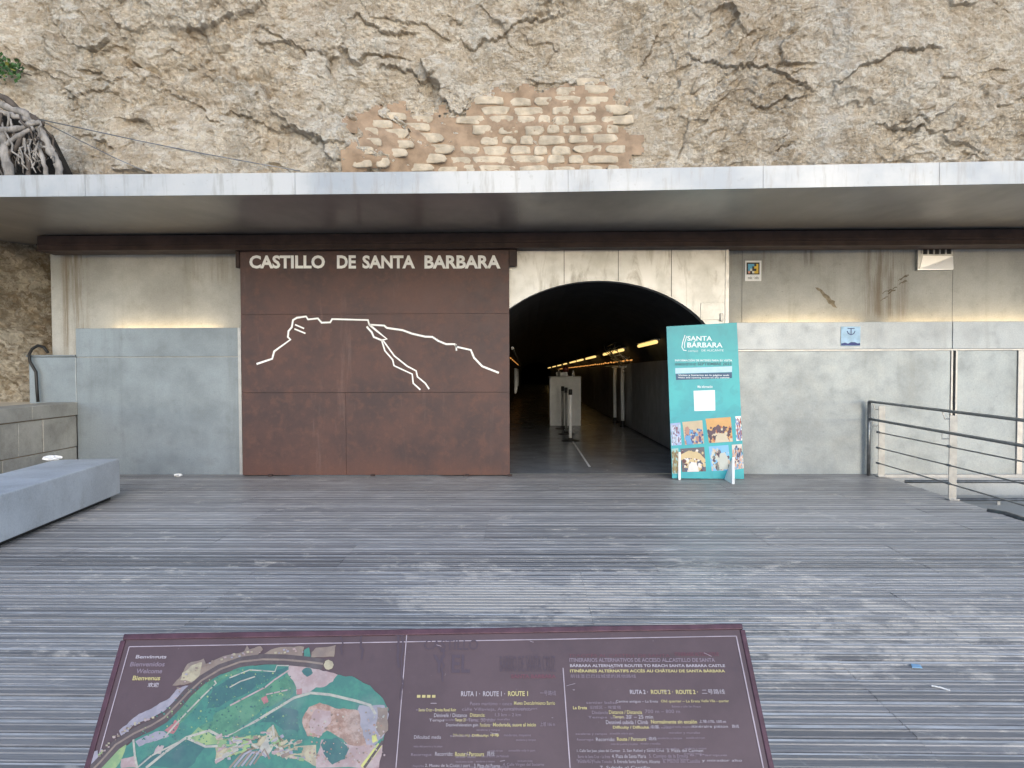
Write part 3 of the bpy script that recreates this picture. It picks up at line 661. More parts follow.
# vent box
t = thing('vent_box', (wx(935, 258), 0, wz(270, 935)), 'bright metal vent box with five dark slots high on the right wall', 'vent')
x0, x1 = wx(918, 258, .14), wx(953.5, 258, .14); z0, z1 = wz(270, 935, .14), wz(245, 935, .14); zm = wz(255.5, 935, .14)
g = G(); g.box(x0, x1, .15, .219, z0, z1); hs = g.build('housing', m_steel, t, .004)
g = G(); g.add([(x0+.03, .142, z0+.02), (x1-.004, .125, z0+.012), (x1-.004, .142, zm-.01), (x0+.07, .142, zm)], [(0, 1, 2, 3)])
g.add([(x0+.0, .144, z0+.003), (x1, .144, z0+.003), (x1, .144, z0+.02), (x0, .144, z0+.02)], [(0, 1, 2, 3)]); g.build('front_flap', plain('bright flap', (.9, .9, .9), .3, .3, .03, 4, 0), t)
for i in range(5):
    sx = x0+.075+i*.083; g = G(); g.box(sx, sx+.052, .142, .149, zm+.02, z1-.03); g.build('slot', m_joint, hs)
for i in range(6):
    sx = x0+.062+(i-.35)*.083+.02; g = G(); g.box(sx-.006, sx+.006, .136, .149, zm+.02, z1-.03); g.build('bar', m_post, hs)
# code tag sign (small coloured squares)
t = thing('wall_sign', (wx(753, 270), .2, wz(281, 753)), 'small white sign with a coloured mosaic square near the top of the right wall', 'sign')
f2 = Flat((0, .20, 0), (0, -1, 0))
g = G(); a = f2.p(745, 281, 0); b = f2.p(761.5, 260.5, 0); g.box(a.x, b.x, .2, .219, a.z, b.z); g.build('plate', m_white, t, .002)
g = G(); f2.poly(g, [(746.5, 262.5), (759.5, 262.5), (759.5, 274.5), (746.5, 274.5)], .003); g.build('dark_square', plain('sign ink', (.02, .018, .018), .5), t)
cols = {'b': s2l((80, 165, 200)), 'y': s2l((228, 190, 60)), 'w': s2l((220, 220, 205)), 'k': None, 'p': s2l((210, 150, 130))}
lay = ['bbbky', 'bbkyy', 'bwkky', 'pkwyy']
for kk in 'bywp':
    g = G()
    for r_, row_ in enumerate(lay):
        for c_, ch in enumerate(row_):
            if ch == kk: x_ = 748+c_*2.05; y_ = 264+r_*2.35; f2.poly(g, [(x_, y_), (x_+2.05, y_), (x_+2.05, y_+2.35), (x_, y_+2.35)], .005)
    g.build('coloured_squares', plain('sign colour '+kk, cols[kk], .5, bump=0), t)
g = G(); f2.text(g, 'más · info', 748, 758.5, 276.3, 279.2, .003); g.build('lettering', m_joint, t)
# blue sign on the band
t = thing('wall_sign', (wx(850, 336), -.01, wz(346, 850)), 'small light blue sign with a dark blue wave on the pale band', 'sign')
f3 = Flat((0, -.012, 0), (0, -1, 0))
g = G(); a = f3.p(841, 346, 0); b = f3.p(860.5, 326.5, 0); g.box(a.x, b.x, -.012, -.001, a.z, b.z); g.build('plate', plain('sky blue plate', s2l((158, 196, 226)), .4, bump=0), t, .002)
nv_ = plain('navy ink', s2l((28, 52, 120)), .5, bump=0)
g = G(); f3.poly(g, [(841.2, 345.5), (841.2, 343.5), (845, 342.6), (848, 343.6), (851, 342), (855, 342.2), (857.5, 343.4), (860, 343), (860.2, 345.5)], .003)
f3.line(g, [(847.5, 328.5), (854.5, 328.5)], .01, .003); f3.line(g, [(851, 328.5), (851, 334)], .012, .003); f3.line(g, [(847, 331), (848.3, 333.6), (851, 334.8), (853.7, 333.6), (855, 331)], .012, .003)
g.build('emblem', nv_, t)

# ------------------------------------------------------------------ beam and canopy
g = G(); yb0 = -.30
def front(X_): return -2.68 if X_ < 0 else -2.68-.042*X_
ZB, ZC, ZF = wz(246.5, 512, yb0), 3.385, 3.60
xl = wx(37, 240, yb0)
g.box(xl, XR, yb0, .1, ZB, 3.374); g.box(xl, XR, yb0-.03, yb0-.003, ZB+.05, ZB+.075); g.box(xl, XR, yb0-.03, .1, ZB-.02, ZB-.003)
tag(g.build('steel_beam', m_beam, bevel=.004), 'dark rusty steel beam running under the roof above the door and walls', 'beam')
can = thing('canopy', (0, -1.2, ZC), 'long flat metal roof slab over the entrance with a pale zinc edge', 'canopy')
bendx = at(521, 190, 1, -2.68).x
pl = [(-9.5, -2.66), (bendx, -2.66), (10.5, front(10.5)+.02), (10.5, .9), (-9.5, .9)]
g = G(); g.prism([(x_, y_, ZC) for x_, y_ in pl], (0, 0, .20)); g.build('soffit', m_soffit, can)
def fr(X_): return -2.68 if X_ < bendx else -2.68-.042*(X_-bendx)
seams = [-9.5]+[at(px_, 185, 1, -2.7).x for px_ in (85, 295, 568, 760, 930)]+[10.5]
seams = sorted(seams)
for a, b in zip(seams[:-1], seams[1:]):
    pts = [a+.002]+([bendx] if a < bendx < b else [])+[b-.002]
    g = G()
    for p, q in zip(pts[:-1], pts[1:]): g.prism([(p, fr(p), ZC-.012), (q, fr(q), ZC-.012), (q, fr(q)-.018, ZC-.012), (p, fr(p)-.018, ZC-.012)], (0, 0, ZF-ZC+.012))
    g.build('fascia', m_zinc, can)
g = G(); g.prism([(x_, y_+.02, ZF-.02) for x_, y_ in [(-9.5, -2.70), (bendx, -2.70), (10.5, front(10.5)-.02), (10.5, 1.0), (-9.5, 1.0)]], (0, 0, .018)); g.build('roof_sheet', m_zinc, can)
g = G()                                      # rivet line in the edge
for i in range(40):
    X_ = -8+i*.44+random.uniform(-.02, .02)
    for z_ in (ZF-.03, ZC+.025):
        if random.random() < .7: g.box(X_-.003, X_+.003, fr(X_)-.0205, fr(X_)-.0175, z_-.003, z_+.003)
g.build('rivets', m_steel, can)
# soffit joints
for X_ in (-.1,): g = G(); g.box(X_-.003, X_+.003, fr(X_)+.03, -.32, ZC-.0015, ZC); g.build('soffit_joint', m_steel, can)

# ------------------------------------------------------------------ rusty sliding door
yd = -.16
dr = thing('sliding_door', (wx(375, 400, yd), yd, 0), 'large rusty steel sliding door with cut-out castle name and skyline', 'door')
x0, x1 = wx(242, 400, yd), wx(509.5, 400, yd); z1 = wz(247, 375, yd)+.02; zs1 = wz(392.5, 375, yd); zs2 = wz(314, 375, yd)
g = G()
xm_ = wx(346, 430, yd)
for (a, b, c_, d_) in ((x0, xm_-.0015, .015, zs1-.002), (xm_+.0015, x1, .015, zs1-.002), (x0, x1, zs1+.002, zs2-.001), (x0, x1, zs2+.001, min(z1, ZB-.025))): g.box(a, b, yd, yd+.08, c_, d_)
g.build('plate', m_rust, dr, .0015)
g = G(); g.box(x0+.01, x1-.01, yd+.02, yd+.085, .01, ZB-.03); g.build('core', m_joint, dr)
for (a, b) in ((wx(236, 258, yd), x0-.002), (x1+.002, wx(517, 258, yd))):
    g = G(); g.box(a, b, yd-.02, yd+.08, wz(267, 375, yd), ZB-.022); g.build('top_bracket', m_beam, dr, .004)
for px_ in (271, 373, 467, 510): g = G(); xx = wx(px_, 475, yd); g.box(xx-.03, xx+.03, yd-.035, yd-.003, .003, .03); g.build('floor_guide', m_beam, dr, .004)
FD = Flat((0, yd, 0), (0, -1, 0))
for wd_, a, b in (('CASTILLO', 249.5, 325), ('DE', 337, 356), ('SANTA', 362.5, 415), ('BARBARA', 424.5, 500.5)):
    g = G(); FD.text(g, wd_, a, b, 255.3, 268.6, .004, bold=.036); g.build('lettering', m_cut, dr)
def zp(*p): return [(230+a/3.0724, 240+b/3.0724) for a, b in p]
sky_ = [zp((82,381),(130,365),(136,342),(186,306),(178,298),(180,280),(190,268),(194,246),(206,239),(234,235),(240,244),(270,241),(282,254),(308,253),(314,243),(424,246),(428,260),(474,263),(482,270),(530,277),(560,288),(600,297),(622,298),(640,310),(664,320),(690,320),(696,328),(740,338),(750,362),(775,388),(826,408)),
        zp((200,260),(228,272)), zp((198,273),(232,287)), zp((694,320),(696,340)),
        zp((420,266),(436,284),(442,298),(466,308),(482,304),(452,280),(428,260)),
        zp((466,308),(476,340),(500,368),(504,386),(560,412),(563,440),(585,460)),
        zp((470,308),(505,356),(545,388),(572,402),(576,420),(600,440),(612,458))]
for i, pl_ in enumerate(sky_):
    g = G(); FD.line(g, pl_, .027 if i in (0, 4) else .021, .004); g.build('skyline_cutout', m_cut, dr)

# ------------------------------------------------------------------ low stone wall on the left, with its filled top
xw = -6.49
t = thing('stone_wall', (xw, -3, 0), 'low wall of large grey stone blocks with a dark cap behind the bench', 'wall')
g = G(); zc0, zc1 = .86, 1.05
y = -.02; g1 = G()
for r_, (za, zb_) in enumerate(((0, .40), (.41, .85))):
    y = .0-(.25 if r_ else 0)
    if r_: g1.box(xw-.3, xw, -.245, 0, za, zb_)
    while y > -8:
        L = .5+random.uniform(-.04, .04); g1.box(xw-.3, xw+random.uniform(-.006, .004), y-L+.008, y, za, zb_); y -= L
g1.build('blocks', m_block, t, .008)
g = G(); g.box(xw-.3, xw-.02, -8, -.003, 0, .86); g.build('mortar', m_mortar, t)
g = G(); y = -.0
while y > -8: g.box(xw-.4, xw+.02, y-.98, y, .862, 1.045); y -= .985
g.build('cap', concrete('cap stone', s2l((160, 158, 152)), seed=30, var=.25), t, .008)
g = G(); g.add([(-14, -9, 1.0), (xw-.35, -9, 1.0), (xw-.35, .3, 1.03), (-14, .3, 1.1)], [(0, 1, 2, 3)]); struct(g.build('earth_bank', concrete('cement bank', s2l((206, 196, 178)), seed=31)))

# bench: long concrete block
D_ = Vector((math.sin(math.radians(-7.2+.2)), math.cos(math.radians(-7.0)), 0)); S_ = Vector((-D_.y, D_.x, 0))
c0 = at(120.4, 493.3, 2, .055); L_ = 4.2; W_ = .72; Hh = .47
g = G(); P0 = c0; P1 = c0+S_*W_; P2 = P1-D_*L_; P3 = P0-D_*L_
bn = thing('bench', (P0.x, P0.y, 0), 'long blue-grey concrete block bench in front of the low stone wall', 'bench')
g.prism([(p.x, p.y, .055) for p in (P0, P1, P2, P3)], (0, 0, Hh-.055)); g.build('block', m_bench, bn, .012)
g = G(); ins = lambda p, a, b: p-D_*a+S_*b
g.prism([(q.x, q.y, .002) for q in (ins(P0, .08, .08), ins(P1, .08, -.08), ins(P2, -.08, -.08), ins(P3, -.08, .08))], (0, 0, .052)); g.build('plinth', m_joint, bn)
def crumple(name, x_, y_, z_, r_, label, sx=1.4):
    g = G(); n_, m_ = 14, 7; vs = []; fs = []
    for j in range(m_+1):
        e = math.pi*j/m_-math.pi/2
        for i in range(n_):
            a = 2*math.pi*i/n_; q = r_*random.uniform(.6, 1.2); vs.append((x_+math.cos(a)*math.cos(e)*q*sx, y_+math.sin(a)*math.cos(e)*q, z_+r_*.45+math.sin(e)*q*.45))
        if j < m_:
            for i in range(n_): fs.append((j*n_+i, j*n_+(i+1) % n_, (j+1)*n_+(i+1) % n_, (j+1)*n_+i))
    g.add(vs, fs); tag(g.build(name, m_tissue), label, 'litter')
q = at(52, 460.5, 2, Hh); crumple('paper_tissue', q.x, q.y, Hh, .065, 'crumpled white tissue lying on the concrete bench', 1.8)
q = at(178, 476.5, 2, .0); crumple('paper_scrap', q.x, q.y, .0, .045, 'crumpled white paper scrap on the deck at the foot of the left wall')
# small things on the deck
for (px_, py_, lb) in ((916, 666, 'tiny pale blue paper scrap on the deck right of the map board'), (940, 688, 'tiny white twig-like scrap on the deck below the blue one')):
    q = at(px_, py_, 2, .006); g = G(); a = .03
    if 'blue' in lb[:18]: g.prism([(q.x-a, q.y-.02, .004), (q.x-.01, q.y+.03, .004), (q.x+a, q.y+.015, .004), (q.x+.02, q.y-.025, .004)], (0, 0, .003)); tag(g.build('paper_scrap', plain('pale blue paper', s2l((150, 190, 220)), .7)), lb, 'litter')
    else: g.tube([(q.x-.03, q.y+.02, .008), (q.x, q.y, .01), (q.x+.03, q.y-.03, .008)], .004, 6); tag(g.build('straw_scrap', m_tissue), lb, 'litter')
# hose at the left
hp = [(38, 402), (37, 390), (36, 372), (30, 362), (29, 355), (32, 349), (38, 345.5), (44, 347), (48, 353)]
hp = [at(x_, y_, 1, -.06) for x_, y_ in hp]
g = G(); g.tube(hp, .022, 8); tag(g.build('hose', m_black, smooth=True), 'black hose looping up beside the concrete block at the left rock', 'hose')

# ------------------------------------------------------------------ right hand railing
XRAIL = 4.88
t = thing('railing', (XRAIL, -3.3, 0), 'steel railing with dark tube handrails and thin wires along the right deck edge', 'railing')
ye = -8.6
g = G(); g.tube([(XRAIL-.12, -.10, .0), (XRAIL-.12, -.10, 1.03)], .024, 10); g.build('end_post', m_dsteel, t, smooth=True)
py0, py1 = -.22, -1.93; stepy = py1-py0
k_ = 0; y = py0
while y > ye:
    g = G(); g.box(XRAIL-.008, XRAIL+.008, y-.0, y+.0+.001, 0, 0) if False else None
    g.box(XRAIL-.045, XRAIL+.045, y-.006, y+.006, .002, .97 if k_ else .98); pst = g.build('post', m_post, t, .002)
    g = G(); g.box(XRAIL-.06, XRAIL+.06, y-.05, y+.05, .001, .012); g.build('foot_plate', m_steel, pst, .002)
    g = G(); g.tube([(XRAIL, y+.01, .93), (XRAIL-.09, y+.01, .93), (XRAIL-.12, y+.01, 1.01)], .007, 6); g.build('bracket', m_steel, pst); g = G(); g.tube([(XRAIL, y+.01, .70), (XRAIL-.12, y+.01, .70), (XRAIL-.12, y+.01, .775)], .007, 6); g.build('bracket', m_steel, pst)
    y += stepy; k_ += 1
for zz, rr in ((1.035, .0175), (.79, .0175)):
    g = G(); g.tube([(XRAIL-.12, -.10, zz), (XRAIL-.12, ye, zz-.03)], rr, 12); g.build('handrail', m_dsteel, t, smooth=True)
for zz in (.615, .40, .19):
    g = G(); g.tube([(XRAIL-.05, py0, zz), (XRAIL-.05, ye, zz-.01)], .0085, 8); 
    y = py0
    while y > ye: g.tube([(XRAIL-.05, y+.03, zz), (XRAIL-.05, y-.03, zz)], .016, 8); y += stepy
    g.build('wire', m_dsteel, t, smooth=True)
# lower rails beyond the deck edge
t = thing('ramp_railing', (8, -1.2, -1.3), 'dark horizontal tube rails on the lower ramp beyond the deck edge', 'railing')
a = at(905, 481.5, 1, -.45); b = at(952, 499.5, 1, -.8)
for (p, yy) in ((a, -.45), (b, -.8)):
    g = G(); g.tube([(p.x, yy, p.z), (XR, yy, p.z)], .022, 10); g.build('handrail', m_dsteel, t, smooth=True)
    for X_ in (p.x+.6, p.x+2.4, p.x+4.2): g = G(); g.box(X_-.02, X_+.02, yy-.005, yy+.005, -1.3, p.z-.015); g.build('post', m_post, t)
g = G(); a = at(988, 511, 1, -2.6); g.tube([(a.x, -2.6, a.z), (a.x+.1, -2.75, a.z-.0), (a.x+.12, -3.4, a.z-.01), (a.x+.12, -8, a.z-.05)], .03, 10); g.build('handrail', m_dsteel, t, smooth=True)
g = G(); g.box(XRAIL+.3, XR, -2.5, -.1, -1.0, -.28); tag(g.build('ramp_slab', m_ramp, bevel=.01), 'pale concrete slab of the lower ramp beyond the deck edge', 'ramp')

# ------------------------------------------------------------------ teal banner board
yb_ = -.34; nb = Vector((0, -1, .045)).normalized(); ob = at(708, 478.6, 2, .012)
FB = Flat((0, ob.y, .012), nb)
cor = [FB.p(666.5, 326.5, 0), FB.p(736.8, 322.5, 0), FB.p(744.2, 479, 0), FB.p(672.2, 478.3, 0)]
bn = thing('banner_board', (ob.x, ob.y, 0), 'tall teal foam-board sign with photos leaning slightly in the tunnel mouth', 'sign')
kt = N('teal print'); a1 = kt.noise(1.6, 5, .6, off=(3, 0, 2)); a2 = kt.noise(3.5, 3, .5, dist=1.5)
ct = kt.mix(kt.ramp(a1, .35, .65), kt.rgb(s2l((46, 176, 184))), kt.rgb(s2l((34, 158, 172)))); ct = kt.mix(kt.math('MULTIPLY', kt.ramp(a2, .55, .6), .3), ct, kt.rgb(s2l((30, 140, 156))))
kt.set('Base Color', ct); kt.set('Roughness', .4)
g = G(); g.prism(cor, -nb*.02); g.build('board', kt.m, bn)
def flatmat(name, c): return plain(name, s2l(c), .45, 0, .05, 10, 0)
fw = flatmat('print white', (226, 240, 246)); fn = flatmat('print navy', (28, 78, 118)); fl_ = flatmat('print pale', (178, 214, 238))
fd = flatmat('print dark teal', (24, 96, 110))
# logo and copy
g = G(); FB.text(g, 'SANTA', 687.3, 712, 336, 340.8, .003, .02); FB.text(g, 'BÁRBARA', 687.3, 722.5, 341.2, 347.5, .003, .02); g.build('logo_lettering', fw, bn)
g = G(); FB.line(g, [(685, 335), (683, 341), (681.8, 347), (683.5, 350.2), (686.5, 350.6)], .012, .003); FB.line(g, [(686.8, 336), (684.5, 343), (684.6, 348)], .01, .003); FB.text(g, 'CASTILLO', 688, 698, 350.2, 352, .003); FB.text(g, 'DE ALICANTE', 701.5, 723.5, 349.4, 351.4, .003); g.build('logo_mark', fw, bn)
g = G(); FB.text(g, 'INFORMACIÓN DE INTERÉS PARA SU VISITA', 675, 732, 358.9, 361.4, .003, .015); g.build('lettering', fw, bn)
g = G(); FB.text(g, 'INFORMATION FOR YOUR VISIT', 675, 696, 363, 365.6, .003, .02); FB.text(g, 'SEPTIEMBRE 2023', 697.5, 731.5, 362.3, 365.4, .003, .03); g.build('lettering', fd, bn)
g = G(); FB.poly(g, [(675.2, 368.2), (732, 366.3), (732, 372), (675.3, 373.6)], .003); g.build('pale_strip', fl_, bn)
g = G(); FB.poly(g, [(675.6, 374), (731.8, 372.3), (731.9, 378), (676, 380)], .003); g.build('navy_strip', fn, bn)
g = G(); FB.text(g, 'Visitas y horarios en la página web', 678, 729, 374.4, 376.4, .005, .015); FB.text(g, 'Visits and opening hours on the website', 678, 729.3, 376.9, 378.7, .005, .015); g.build('lettering', fw, bn)
g = G(); FB.text(g, 'Más información', 697.5, 712.5, 385.3, 388, .003, .02); g.build('lettering', fw, bn)
g = G(); FB.poly(g, [(693.5, 390.8), (714.8, 390), (715.3, 410.5), (694.4, 411)], .003); g.build('blank_card', fw, bn)
# photographs on the board: crowds, halls and sky as loose patches of colour
photos = [([(670.2,423.5),(680.3,422.5),(681.5,445),(671.5,445.5)], 'a'), ([(682.3,422),(702.2,420.3),(704,443.4),(685,445)], 'b'), ([(705.5,418.8),(730.6,417),(732.8,441.5),(709,443)], 'c'), ([(735.2,416.3),(740.8,416),(742.2,440.3),(736.3,441)], 'd'),
          ([(671.5,448.8),(678.2,448),(680.3,474),(672.3,473.5)], 'e'), ([(680.2,448.7),(704.2,447),(706,471.3),(682,472)], 'f'), ([(708.5,446.5),(728.2,445),(731,470.3),(711.6,471)], 'g'), ([(731.8,444.8),(741.8,444),(743.8,468.2),(733,470)], 'h')]
pal = {'a': [(150,170,215),(190,200,225),(120,90,110),(160,180,200)], 'b': [(190,175,150),(70,80,130),(60,70,120),(170,130,120),(90,150,200)], 'c': [(205,160,105),(80,60,80),(200,190,170),(60,50,70),(180,110,80)], 'd': [(235,235,235),(150,60,50),(110,140,190)],
       'e': [(150,190,190),(140,130,90),(120,100,80)], 'f': [(90,90,100),(200,180,140),(70,80,110),(90,50,60),(220,215,215)], 'g': [(120,180,225),(190,195,190),(110,120,120),(80,60,80),(200,180,160)], 'h': [(210,205,200),(60,60,90),(200,160,140),(120,160,200)]}
pm = {}
def pmat(c):
    if c not in pm: pm[c] = flatmat('photo ink %d %d %d' % c, c)
    return pm[c]
for quad, key in photos:
    q = [Vector((x_, y_)) for x_, y_ in quad]; P_ = pal[key]
    bi = lambda u, v_: (q[0]*(1-u)*(1-v_)+q[1]*u*(1-v_)+q[2]*u*v_+q[3]*(1-u)*v_)
    g = G(); mats = [pmat(c) for c in P_]
    FB.poly(g, [tuple(p) for p in q], .003)
    lay_ = .0034
    big_ = len(P_)
    for i in range(130):
        ci = random.randrange(1, big_); g.cur = ci
        u = random.uniform(.04, .96); v_ = random.uniform(.12, .96)
        if key in 'bc' and v_ < .35: g.cur = 0
        ru = random.uniform(.02, .085); rv = ru*random.uniform(.8, 1.5); lay_ += .000014
        pts = []
        for a in range(8): pts.append(tuple(bi(min(1, max(0, u+ru*math.cos(a*math.pi/4))), min(1, max(0, v_+rv*math.sin(a*math.pi/4))))))
        FB.poly(g, pts[::-1], lay_)
    def pp(lst): return [tuple(bi(u, v_)) for u, v_ in lst]
    if key == 'f':
        g.cur = 1; FB.poly(g, pp([(0, .25), (.35, .1), (.8, .25), (1, .5), (1, .62), (.6, .45), (.2, .4), (0, .5)]), .0062)
        g.cur = 4; FB.poly(g, pp([(.3, 1), (.28, .75), (.42, .58), (.6, .62), (.68, .8), (.7, 1)]), .0064)
    if key == 'c':
        g.cur = 2; FB.poly(g, pp([(.25, 1), (.32, .75), (.5, .62), (.75, .7), (.85, 1)]), .0064)
        g.cur = 1; FB.poly(g, pp([(.38, .6), (.36, .35), (.47, .26), (.56, .36), (.55, .6)]), .0066)
    if key == 'g':
        g.cur = 1; FB.poly(g, pp([(.5, .35), (.75, .2), (.9, .5), (.85, .95), (.4, .95)]), .0064)
        g.cur = 0; FB.poly(g, pp([(.5, 0), (1, 0), (.95, .25), (.6, .3)]), .0066)
    if key == 'b':
        g.cur = 3; FB.poly(g, pp([(.08, .5), (.1, .25), (.25, .2), (.32, .35), (.25, .6)]), .0064)
        g.cur = 4; FB.poly(g, pp([(.1, 1), (.08, .6), (.28, .6), (.4, 1)]), .0066)
    g.build('printed_photo', mats, bn)
for xa, ya, yb2, wd_ in ((679.6, 452, 480, .028), (733.4, 457, 484, .034)):
    a = at(xa, yb2, 2, .002); up_ = onplane(xa, ya, FB.o, FB.n)
    g = G(); g.prism([(a.x-wd_/2, a.y, .002), (up_.x-wd_/2, up_.y-.003, up_.z), (a.x-wd_/2, ob.y-.003, .002)], (wd_, 0, 0)); g.build('foot', m_white, bn)

# ------------------------------------------------------------------ map board in the foreground
TLp, TRp = (124, 636), (742, 625.5)
ztop = .95
TL = at(*TLp, 2, ztop); TR = at(*TRp, 2, ztop)
U = (TR-TL); Wd = U.length; U.normalize(); el = math.radians(51.7)
Hn = Vector((U.y, -U.x, 0)).normalized()          # towards the viewer
if Hn.y > 0: Hn = -Hn
V = (Hn*math.cos(el)-Vector((0, 0, 1))*math.sin(el)).normalized(); NB = V.cross(U).normalized()
if NB.z < 0: NB = -NB
FM = Flat(TL, NB)
mb = thing('map_board', (((TL+TR)/2).x, ((TL+TR)/2).y-.2, 0), 'tilted purple-brown board with a map and route texts in the foreground', 'information board')
k = N('faded purple board'); a1 = k.noise(3, 8, .65); a2 = k.noise(14, 8, .7, (1, 1, .3), dist=.5); a3 = k.noise(60, 4, .7)
c = k.mix(k.ramp(a1, .35, .65), k.rgb(s2l((86, 70, 77))), k.rgb(s2l((74, 60, 67)))); c = k.mix(k.math('MULTIPLY', k.ramp(a2, .58, .70), .4), c, k.rgb(s2l((70, 58, 68))))
c = k.mix(k.math('MULTIPLY', k.ramp(a3, .68, .76), .35), c, k.rgb(s2l((150, 140, 148))))
k.set('Base Color', c); k.set('Roughness', k.math('ADD', k.math('MULTIPLY', a1, .3), .38)); k.bump(a3, .1, .002); m_board = k.m
Hb = .95; BL = TL+V*Hb; BR = TR+V*Hb
g = G(); g.prism([TL, TR, BR, BL], -NB*.012); g.build('panel', m_board, mb, .002)
m_frame = plain('rusty board frame', s2l((80, 54, 66)), .5, .2, .25, 20, .2)
g = G(); fwd = .014
def bar(g, A, B, inw, w1, th0=-.02, th1=.004):
    g.prism([A+NB*th0-inw*.004, B+NB*th0-inw*.004, B+NB*th0+inw*w1, A+NB*th0+inw*w1], NB*(th1-th0))
bar(g, TL, TR, V, .010); bar(g, TL+V*.011, BL, U, .008); bar(g, TR+V*.011, BR, -U, .008); g.build('frame', m_frame, mb, .002)
mb_l = plain('worn pale line', s2l((160, 150, 162)), .5, 0, .2, 20, 0)
g = G(); o1 = TL+U*.020+V*.026; o2 = TR-U*.020+V*.026
def thin(g, A, B, w_, off=.0016):
    d = (B-A).normalized(); s_ = NB.cross(d)*w_/2; g.add([A+s_+NB*off, A-s_+NB*off, B-s_+NB*off, B+s_+NB*off], [(0, 1, 2, 3)])
thin(g, o1, o2, .0022); thin(g, o1, o1+V*.9, .0022); thin(g, o2, o2+V*.9, .003)
pa = [FM.p(x_, y_, 0) for x_, y_ in ((407, 632), (401, 700), (396, 768))]; thin(g, pa[0], pa[2], .0022)
pa = [FM.p(x_, y_, 0) for x_, y_ in ((563, 668), (570, 768))]; thin(g, pa[0], pa[1], .0026)
g.build('worn_lines', mb_l, mb)
# legs
for s_ in (.18, .82):
    base = TL+U*(Wd*s_)+V*.30-NB*.03
    g = G(); g.box(base.x-.04, base.x+.04, base.y-.03, base.y+.03, .004, base.z-.04); lg_ = g.build('leg', m_frame, mb, .004)
    g = G(); g.box(base.x-.1, base.x+.1, base.y-.1, base.y+.1, .0035, .016); g.build('foot_plate', m_frame, lg_, .002)
    e1 = TL+U*(Wd*s_)+V*.05-NB*.03; e2 = TL+U*(Wd*s_)+V*.85-NB*.03; g = G(); g.tube([e1, e2], .018, 8); g.build('bracket', m_frame, lg_)
# map colours
def inkmat(name, c, c2, sc_=40):
    mu = lambda q: tuple(v_*.72+.28*112 for v_ in q)
    c, c2 = mu(c), mu(c2)
    k = N(name); a = k.noise(sc_, 5, .7); b = k.noise(9, 4, .6); cc = k.mix(k.ramp(a, .4, .62), k.rgb(s2l(c)), k.rgb(s2l(c2))); cc = k.mix(k.math('MULTIPLY', k.ramp(b, .5, .7), .25), cc, k.rgb(s2l((120, 130, 135))))
    k.set('Base Color', cc); k.set('Roughness', .5); return k.m
mg1 = inkmat('map green bright', (70, 138, 106), (50, 114, 92)); mg2 = inkmat('map green teal', (38, 110, 104), (46, 128, 112)); mg3 = inkmat('map green dark', (30, 84, 92), (36, 98, 98))
mg4 = inkmat('map lime', (150, 180, 116), (120, 160, 110)); mpk = inkmat('map pink', (186, 166, 170), (166, 140, 144), 30); mbr = inkmat('map rust brown', (150, 112, 98), (190, 160, 150), 60)
msd = inkmat('map sand', (190, 180, 150), (160, 150, 128), 50); mgy = inkmat('map grey', (160, 156, 176), (140, 138, 158)); mrd = inkmat('map red', (180, 110, 116), (160, 90, 100)); mtn = inkmat('map tan', (140, 122, 110), (122, 104, 98), 30)
mrw = inkmat('map road', (62, 50, 56), (74, 62, 66)); mwh = inkmat('map path', (190, 188, 176), (160, 160, 156), 60); myl = inkmat('map yellow', (214, 214, 120), (190, 196, 110))
mapg = G(); L = [.0015]
def rough_edge(pts):
    for q_ in range(2):
        out = []
        for i in range(len(pts)):
            a_, b_ = pts[i], pts[(i+1) % len(pts)]; l_ = math.hypot(a_[0]-b_[0], a_[1]-b_[1]); j_ = min(1.6, l_*.09)
            out.append(a_)
            if l_ > 2.5: out.append(((a_[0]+b_[0])/2+random.uniform(-j_, j_), (a_[1]+b_[1])/2+random.uniform(-j_, j_)))
        pts = out
    return pts
def mp(mi_, pts):
    L[0] += .000002 if len(pts) < 7 else .00002; mapg.cur = mi_; FM.poly(mapg, rough_edge(pts), L[0])
def ml(mi_, pts, w_):
    L[0] += .00003; mapg.cur = mi_; FM.line(mapg, [(x_+random.uniform(-.4, .4), y_+random.uniform(-.4, .4)) for x_, y_ in pts], w_*(.72 if w_ < .02 else 1), L[0])
MM = [mg1, mg2, mg3, mg4, mpk, mbr, msd, mgy, mrd, mtn, mrw, mwh, myl]
def z6(*p): return [(80+a/5.5625, 630+b/5.5625) for a, b in p]
def z7(*p): return [(230+a/5.5667, 630+b/5.5667) for a, b in p]
B_ = 840                                       # the map runs on below the picture's edge
mp(1, z6((100,768),(200,680),(300,610),(470,510),(560,400),(640,330),(760,250),(890,200))+z7((100,195),(300,190),(420,200),(520,230),(600,250),(680,258),(780,310),(850,380),(885,440),(870,540),(840,640),(800,768))+[(370, B_), (90, B_)])
mp(0, z6((560,410),(700,290),(890,215),(890,235),(760,300),(680,380),(590,490),(520,540))); mp(0, z6((610,590),(700,520),(840,440),(890,370),(890,600),(760,600),(680,560)))
mp(0, z7((-90,470),(0,420),(120,370),(240,290),(330,240),(370,330),(330,380),(200,430),(100,520),(0,570),(-90,600)))
mp(2, z7((-90,320),(0,270),(110,235),(260,225),(330,205),(300,240),(180,300),(60,370),(-60,430),(-130,440))); mp(2, z6((330,740),(450,660),(590,600),(700,650),(640,740),(600,768),(340,768)))
mp(2, z7((160,520),(290,430),(380,450),(390,560),(300,560),(240,510)))
mp(3, z6((590,600),(660,540),(740,590),(890,610),(1010,620),(1040,650),(890,660),(700,640))); mp(3, z6((90,700),(220,600),(260,640),(200,768),(90,790),(60,768)))
